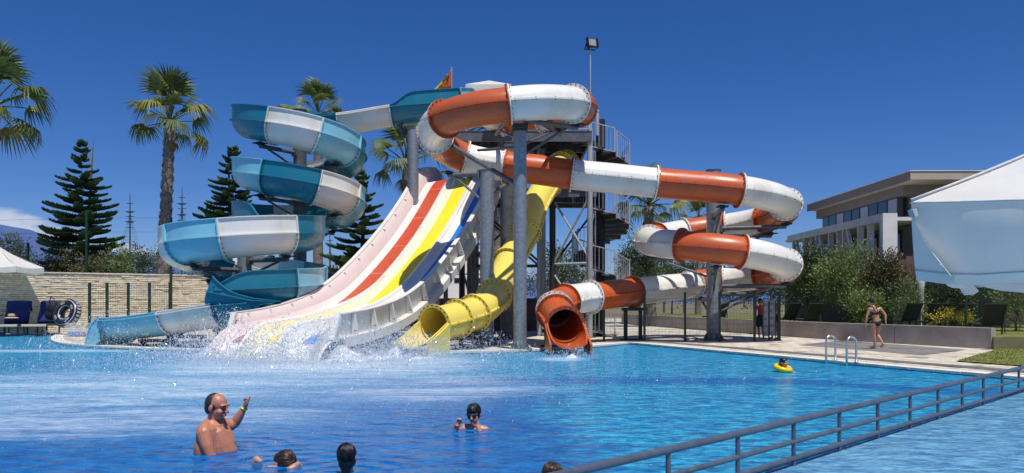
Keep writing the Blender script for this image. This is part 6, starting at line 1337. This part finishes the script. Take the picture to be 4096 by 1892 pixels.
# --- head behind the railing at the bottom edge
O = Vector((gx(553, 6.9), 6.9, WZ)); rh = thing('person', 'brown-haired swimmer low in the water behind the railing', 'person', O); b = MB(); P, M = head_parts(b, (0, 0, 0.03), 1.05, R(150), R(15)); chain(b, [((0, 0, -0.3), 0.11), ((0, 0, -0.12), 0.08), ((0, 0, 0.0), 0.05)]); fuse(b, 'body', SK_W, rh, O, 0.009); h = MB()
for x, y, z, r in ((0, 0.015, 0.04, (0.088, 0.105, 0.085)), (0, 0.06, -0.02, (0.078, 0.06, 0.08)), (-0.09, 0.02, 0.03, (0.05, 0.03, 0.03)), (-0.13, 0.01, 0.045, (0.03, 0.025, 0.022))): h.ball(P(x, y, z), r, 14, 10, M)
fuse(h, 'hair', HAIRB, rh, O, 0.008, smooth=1); strands(rh, O, P, 1.05, HAIRB, 80, c=(0, 0.015, 0.04), r=(0.085, 0.102, 0.084), seed=7, back=False)
# --- child with a yellow neck ring
O = Vector((gx(783, 17.6), 17.6, WZ)); ch = thing('person', 'small child in the pool wearing a yellow swim ring', 'person', O); b = MB(); P, M = head_parts(b, (0.02, 0, 0.21), 0.92, R(40)); chain(b, [((0.02, 0, -0.25), 0.09), ((0.02, 0, 0.02), 0.085), ((0.02, 0, 0.10), 0.045), ((0.02, 0, 0.16), 0.045)]); chain(b, [((0.06, -0.02, 0.05), 0.045), ((0.16, -0.04, 0.02), 0.035), ((0.26, -0.06, -0.02), 0.028)]); fuse(b, 'body', SK_B, ch, O, 0.010); h = MB(); h.ball(P(0, 0.02, 0.035), (0.080, 0.098, 0.082), 14, 10, M); h.ball(P(0, 0.055, -0.02), (0.07, 0.05, 0.075), 12, 9, M); fuse(h, 'hair', HAIR, ch, O, 0.010)
M_RY = mat('yellow_vinyl', (0.85, 0.62, 0.01), rough=0.25, var=0.1); sr = thing('swim_ring', 'bright yellow inflatable swim ring on the child', 'swim ring', O); torus(MB(), O + Vector((0.0, 0, 0.085)), Euler((R(14), R(10), 0)).to_matrix(), 0.155, 0.062, 28, 12).build('ring_body', M_RY, sr, smooth=True); MB().lathe([(0.014, 0), (0.014, 0.03), (0.009, 0.04)], O + Vector((-0.12, -0.12, 0.12)), 8).build('valve', M_RY, sr)

def figure(root, O, J, s, skin, rot=0.0, female=False, vox=0.014, hands=True):
    """standing figure from joint positions in metres (x right, y away, z up)"""
    b = MB(); q = lambda n, r: (Vector(J[n]), r * s)
    chain(b, [q('pelvis', 0.128), q('waist', 0.105 if female else 0.118), q('chest', 0.118 if female else 0.135), q('neckb', 0.07)])
    for sd in ('l', 'r'):
        hp = Vector(J['hip' + sd]); chain(b, [(hp, 0.108 * s), (hp.lerp(Vector(J['knee' + sd]), 0.35), 0.088 * s), q('knee' + sd, 0.056), (Vector(J['knee' + sd]).lerp(Vector(J['ank' + sd]), 0.3), 0.056 * s), q('ank' + sd, 0.034)]); chain(b, [q('ank' + sd, 0.036), q('toe' + sd, 0.026)]); cap(b, Vector(J['ank' + sd]) + Vector((0, 0, -0.02)), Vector(J['toe' + sd]), 0.034 * s, 0.028 * s)
        chain(b, [(Vector(J['chest']).lerp(Vector(J['sh' + sd]), 0.4), 0.075 * s), q('sh' + sd, 0.062)]); chain(b, [q('sh' + sd, 0.058), q('elb' + sd, 0.040), (Vector(J['elb' + sd]).lerp(Vector(J['wr' + sd]), 0.3), 0.041 * s), q('wr' + sd, 0.025)])
        if hands: d = (Vector(J['wr' + sd]) - Vector(J['elb' + sd])).normalized(); w_ = Vector(J['wr' + sd]); hand(b, w_, w_ + d * 0.075 * s, d, Vector((1 if sd == 'r' else -1, 0.2, 0)), s, thumb=1 if sd == 'l' else -1)
    chain(b, [q('neckb', 0.058), q('neck', 0.05), (Vector(J['head']) - Vector((0, 0, 0.05)), 0.05 * s)])
    return b
# --- woman in a black bikini walking away
O = Vector((gx(876.5, 25.2), 25.2, 0.012)); wo = thing('person', 'woman in a black bikini walking on the deck', 'person', O)
J = dict(pelvis=(0.0, 0, 0.86), waist=(-0.01, 0, 1.03), chest=(-0.05, 0.0, 1.24), neckb=(-0.10, 0.0, 1.37), neck=(-0.14, 0.01, 1.42), head=(-0.17, 0.02, 1.52), hipl=(-0.085, 0, 0.82), hipr=(0.085, 0, 0.83), kneel=(-0.07, 0.02, 0.45), kneer=(0.06, 0.06, 0.46), ankl=(-0.03, 0.03, 0.075), ankr=(0.16, -0.14, 0.16), toel=(-0.14, 0.13, 0.025), toer=(0.13, -0.02, 0.06), shl=(-0.22, 0, 1.31), shr=(0.12, 0, 1.32), elbl=(-0.31, 0.02, 1.06), elbr=(0.27, -0.04, 1.12), wrl=(-0.33, 0.05, 0.82), wrr=(0.26, -0.08, 0.88))
b = figure(wo, O, J, 0.92, SK_W, female=True); P, M = head_parts(b, J['head'], 1.0, R(195), R(25), R(-6)); fuse(b, 'body', SK_W, wo, O, 0.012, smooth=2)
h = MB(); h.ball(P(0, 0.025, 0.035), (0.086, 0.102, 0.09), 14, 10, M); h.ball(P(0, 0.075, 0.02), (0.06, 0.05, 0.06), 12, 9, M); h.ball(P(0, 0.10, 0.06), (0.04, 0.04, 0.04), 10, 8, M); fuse(h, 'hair', HAIR, wo, O, 0.012, smooth=2)
def wear(nm, root, O, pts, m, vox=0.012): b_ = MB(); chain(b_, pts); return fuse(b_, nm, m, root, O, vox, smooth=2)
wear('bikini_bottom', wo, O, [((-0.075, 0, 0.845), 0.104), ((0.0, -0.012, 0.845), 0.120), ((0.075, 0, 0.85), 0.106)], M_BLKC); wear('bikini_top', wo, O, [((-0.10, 0, 1.17), 0.078), ((-0.03, -0.02, 1.175), 0.100), ((0.05, 0, 1.175), 0.080)], M_BLKC)
MB().tube([O + Vector(p) for p in ((-0.06, -0.10, 1.20), (-0.12, -0.085, 1.32), (-0.14, -0.03, 1.40))], 0.010, 6).build('strap', M_BLKC, wo); MB().tube([O + Vector(p) for p in ((0.0, -0.10, 1.20), (-0.02, -0.09, 1.31), (-0.07, -0.03, 1.40))], 0.010, 6).build('strap', M_BLKC, wo)
# --- man and companion at the gate
O = Vector((gx(774.5, 32.0), 32.0, 0.0)); m2 = thing('person', 'shirtless man in black trunks by the gate', 'person', O)
J = dict(pelvis=(0, 0, 0.95), waist=(0.02, 0, 1.12), chest=(0.03, 0, 1.36), neckb=(-0.02, 0, 1.52), neck=(-0.06, 0, 1.58), head=(-0.10, 0, 1.70), hipl=(-0.06, 0.06, 0.9), hipr=(0.06, -0.06, 0.9), kneel=(-0.05, 0.08, 0.5), kneer=(0.09, -0.06, 0.5), ankl=(-0.06, 0.1, 0.08), ankr=(0.14, -0.06, 0.08), toel=(-0.2, 0.1, 0.03), toer=(0.0, -0.1, 0.03), shl=(-0.06, 0.16, 1.46), shr=(0.07, -0.16, 1.46), elbl=(-0.2, 0.2, 1.2), elbr=(0.02, -0.22, 1.17), wrl=(-0.32, 0.1, 1.1), wrr=(-0.16, -0.16, 1.08))
b = figure(m2, O, J, 1.05, SK_G); P, M = head_parts(b, J['head'], 1.05, R(-80), R(10)); fuse(b, 'body', SK_G, m2, O, 0.013, smooth=2); h = MB(); h.ball(P(0, 0.03, 0.035), (0.084, 0.1, 0.085), 12, 9, M); fuse(h, 'hair', HAIRB, m2, O, 0.013)
wear('trunks', m2, O, [((0, 0.0, 1.0), 0.145), ((0, 0, 0.93), 0.150)], M_BLKC); wear('trunk_leg', m2, O, [((0.06, -0.06, 0.9), 0.118), ((0.07, -0.06, 0.78), 0.106)], M_BLKC); wear('trunk_leg', m2, O, [((-0.06, 0.06, 0.9), 0.118), ((-0.055, 0.065, 0.78), 0.106)], M_BLKC)
O = Vector((gx(760.5, 32.2), 32.2, 0.0)); m3 = thing('person', 'person in a pink rash top and dark shorts behind the gate', 'person', O)
J2 = {k: (v[0] * 0.9, v[1] * 0.9, v[2] * 0.93) for k, v in J.items()}; J2.update(hipl=(-0.09, 0, 0.84), hipr=(0.09, 0, 0.84), kneel=(-0.09, 0.0, 0.46), kneer=(0.10, 0.02, 0.46), ankl=(-0.05, 0, 0.08), ankr=(0.14, 0.05, 0.08), toel=(-0.03, -0.14, 0.03), toer=(0.16, -0.1, 0.03), shl=(-0.19, 0, 1.35), shr=(0.17, 0, 1.35), elbl=(-0.26, -0.06, 1.12), elbr=(0.24, -0.02, 1.1), wrl=(-0.24, -0.12, 0.9), wrr=(0.24, -0.1, 0.9), neck=(0, 0, 1.46), neckb=(0, 0, 1.40), head=(0, 0, 1.58))
b = figure(m3, O, J2, 0.95, SK_B); P, M = head_parts(b, J2['head'], 1.0, R(20)); fuse(b, 'body', SK_B, m3, O, 0.013, smooth=2); h = MB(); h.ball(P(0, 0.02, 0.04), (0.10, 0.115, 0.095), 12, 9, M); h.ball(P(0, 0.06, -0.03), (0.09, 0.06, 0.09), 12, 9, M); fuse(h, 'hair', HAIR, m3, O, 0.013)
M_PKC = mat('pink_rash_top', (0.62, 0.04, 0.12), rough=0.7, var=0.25, vscale=9); b = MB(); chain(b, [((0.01, 0, 1.02), 0.118), ((0.02, 0, 1.22), 0.14), ((0, 0, 1.33), 0.10)]); chain(b, [((-0.06, 0, 1.31), 0.09), ((-0.19, 0, 1.34), 0.072), ((-0.24, -0.045, 1.17), 0.06)]); chain(b, [((0.06, 0, 1.31), 0.09), ((0.17, 0, 1.34), 0.072), ((0.225, -0.015, 1.15), 0.06)]); fuse(b, 'rash_top', M_PKC, m3, O, 0.013, smooth=2)
b = MB(); chain(b, [((0, 0, 0.98), 0.13), ((0, 0, 0.88), 0.14)]); chain(b, [((-0.09, 0, 0.86), 0.112), ((-0.09, 0, 0.58), 0.10)]); chain(b, [((0.09, 0, 0.86), 0.112), ((0.10, 0.01, 0.58), 0.10)]); fuse(b, 'shorts', mat('dark_shorts', (0.02, 0.025, 0.03), rough=0.8), m3, O, 0.013, smooth=2)
# --- the gate: two posts and two grey notice boards
gt = thing('gate', 'narrow gate with two grey notice boards at the fence end', 'gate', (gx(770, 31.0), 31.0, 0)); 
for u_ in (779.0,): post((gx(u_, 30.9), 30.9, 0), 1.95, gt, 0.10)
M_BRD = mat('grey_notice_board', (0.30, 0.31, 0.33), rough=0.6, var=0.1); M_PRN = mat('board_print', (0.42, 0.43, 0.45), rough=0.6, var=0.2); M_PRD = mat('board_print_dark', (0.17, 0.17, 0.18), rough=0.6, var=0.2)
for u0, u1, v0, v1 in ((763.2, 768.6, 301.5, 336.0), (769.4, 775.6, 300.5, 335.2)):
    d_ = 31.0; a, c_ = at(u0, v0, d_), at(u1, v1, d_); bo = MB().boxmm((a.x, d_, max(c_.z, 0.12)), (c_.x, d_ + 0.03, a.z)).build('notice_board', M_BRD, gt)
    for k in range(9): z_ = a.z - 0.08 - k * 0.145; 
    for k in range(9):
        z_ = a.z - 0.10 - k * 0.145; MB().boxmm((a.x + 0.03, d_ - 0.006, z_ - 0.07), (c_.x - 0.04 - 0.05 * (k % 3), d_ - 0.002, z_)).build('notice', M_PRN if k % 2 else M_PRD, bo)
    MB().bar((a.x, d_ + 0.015, 0.0), (a.x, d_ + 0.015, a.z), 0.03).build('stile', M_GRN, gt); MB().bar((c_.x, d_ + 0.015, 0.0), (c_.x, d_ + 0.015, a.z), 0.03).build('stile', M_GRN, gt)
# ---------------------------------------------------------------- splashing water
M_DROP = mat('water_drop', (0.80, 0.86, 0.94), rough=0.12, var=0.15, vscale=2, trans=0.35)
r_ = random.Random(11)
OCT = [(1, 0, 0), (-1, 0, 0), (0, 1, 0), (0, -1, 0), (0, 0, 1), (0, 0, -1)]; OF_ = [(0, 2, 4), (2, 1, 4), (1, 3, 4), (3, 0, 4), (2, 0, 5), (1, 2, 5), (3, 1, 5), (0, 3, 5)]
def drops(mb, n, pos, size):
    for _ in range(n):
        p = pos()
        if p.z < WZ - 0.01: continue
        s = size(p); st_ = r_.uniform(0.8, 1.8) if r_.random() < 0.7 else r_.uniform(2.0, 4.5); a = r_.random() * 6.28; ca, sa = math.cos(a), math.sin(a); tx, ty = r_.gauss(0, .5), r_.gauss(0, .3)
        mb.add([(p.x + (x * ca - y * sa) * s + tx * z * s * st_, p.y + (x * sa + y * ca) * s + ty * z * s * st_, p.z + z * s * st_) for x, y, z in OCT], OF_)
def spray(cx, cy, sx, sy, h, pw=1.6, dirx=0.0, diry=0.0):
    def f():
        a, b = r_.gauss(0, 1), r_.gauss(0, 1); fall = math.exp(-(a * a + b * b) * 0.35); z = WZ + h * fall * r_.random() ** pw; return Vector((cx + a * sx + dirx * z, cy + b * sy + diry * z, z))
    return f
def build_splash(label, jobs, name='splash'):
    mb = MB()
    for n, f, s in jobs: drops(mb, n, f, s)
    o = mb.build(name, M_DROP, kind='stuff'); o['label'] = label; o['category'] = 'water spray'; return o
px_ = lambda k: (lambda p: k * p.y / FPX * (0.25 + 0.75 * r_.random() ** 2.2) * (1.8 if r_.random() < 0.03 else 1.0))
lane_c = T0 + TD * 13.9
build_splash('white spray thrown up where the racing lanes meet the pool', [
    (5200, spray(lane_c.x - 0.9, lane_c.y - 0.3, 1.5, 0.5, 1.15, 1.7), px_(0.62)), (6000, spray(lane_c.x + 1.4, lane_c.y - 1.4, 1.7, 0.9, 1.35, 1.6), px_(0.62)),
    (9000, spray(-4.7, 20.6, 1.3, 0.9, 1.45, 1.1), px_(0.40)), (4200, spray(-8.7, 23.1, 1.1, 0.45, 1.55, 1.3), px_(0.66)), (5000, spray(-4.6, 20.6, 2.2, 1.5, 1.15, 1.5), px_(0.50))])
build_splash('fine spray drifting low over the pool in front of the racing slide', [
    (12000, spray(-5.0, 18.6, 3.8, 2.4, 0.85, 1.4), px_(0.36)), (7000, spray(-6.5, 14.5, 4.5, 2.0, 0.45, 1.4), px_(0.34)), (3000, spray(-5.2, 11.0, 3.2, 1.3, 0.30, 1.4), px_(0.36)), (3500, spray(-1.8, 15.5, 2.2, 2.0, 0.45, 1.4), px_(0.34)), (20000, spray(-4.7, 18.6, 2.6, 1.9, 1.25, 1.15), px_(0.30)), (9000, spray(-5.6, 14.5, 3.2, 1.8, 0.70, 1.2), px_(0.28))])
build_splash('spray bursting from the yellow tube mouth', [(4200, spray(YF[-1][0].x - 0.9, 22.3, 0.75, 0.5, 1.2, 1.2), px_(0.55)), (2200, spray(YF[-1][0].x + 1.2, 23.0, 1.2, 0.35, 0.9, 1.3), px_(0.5))])
build_splash('small splash under the orange tube mouth', [(600, spray(OF[-1][0].x + 0.1, 22.3, 0.35, 0.3, 0.40, 1.5), px_(0.45))])
ex = BF[-1][0]
build_splash('spray around the pale blue flume exit', [(2400, spray(ex.x + 0.4, ex.y - 0.9, 1.6, 0.6, 1.5, 1.0), px_(0.5)), (1600, spray(ex.x + 3.4, ex.y - 1.3, 2.0, 0.6, 1.6, 1.0), px_(0.48)), (600, spray(ex.x + 1.5, ex.y - 0.5, 1.8, 0.5, 2.9, 0.8), px_(0.5))])
# foaming sheets of water sliding off the lanes
M_FOAM = mat('white_foam', (0.84, 0.88, 0.93), rough=0.5, var=0.15, vscale=6, bump=0.9, bscale=16, trans=0.15)
def foam_heap(label, c, sx, sy, h, seed):
    q = random.Random(seed); mb = MB(); n = 34
    vs = []; N, K = 26, 18
    for i in range(N):
        for j in range(K):
            a, b = (i / (N - 1) * 2 - 1), (j / (K - 1) * 2 - 1); e = max(0, 1 - (a * a + b * b)); p = Vector((c[0] + a * sx, c[1] + b * sy, 0)); t = mnoise.turbulence(Vector((p.x * 1.6, p.y * 1.6, seed)), 4, False); t2 = mnoise.noise(Vector((p.x * 5, p.y * 5, seed + 3)))
            p.z = WZ - 0.03 + e ** 0.7 * h * (0.25 + 1.0 * t) + 0.07 * t2 * e - (0.08 if e < 0.12 else 0); vs.append(p)
    mb.add(vs, [(i * K + j, (i + 1) * K + j, (i + 1) * K + j + 1, i * K + j + 1) for i in range(N - 1) for j in range(K - 1)]); o = mb.build('foam', M_FOAM, smooth=True, kind='stuff'); o['label'] = label; o['category'] = 'foam'
foam_heap('foam boiling up at the foot of the red lane', (-8.3, 22.9), 1.3, 0.6, 0.75, 1); foam_heap('foam boiling up at the foot of the yellow lane', (-6.4, 22.0), 1.2, 0.6, 0.55, 2); foam_heap('foam boiling up at the foot of the blue lane', (-4.9, 21.3), 1.5, 0.8, 0.6, 3)
foam_heap('foam below the yellow tube mouth', (YF[-1][0].x - 0.7, 21.9), 0.9, 0.5, 0.35, 4); foam_heap('foam below the orange tube mouth', (OF[-1][0].x + 0.15, 22.2), 0.4, 0.35, 0.14, 5)
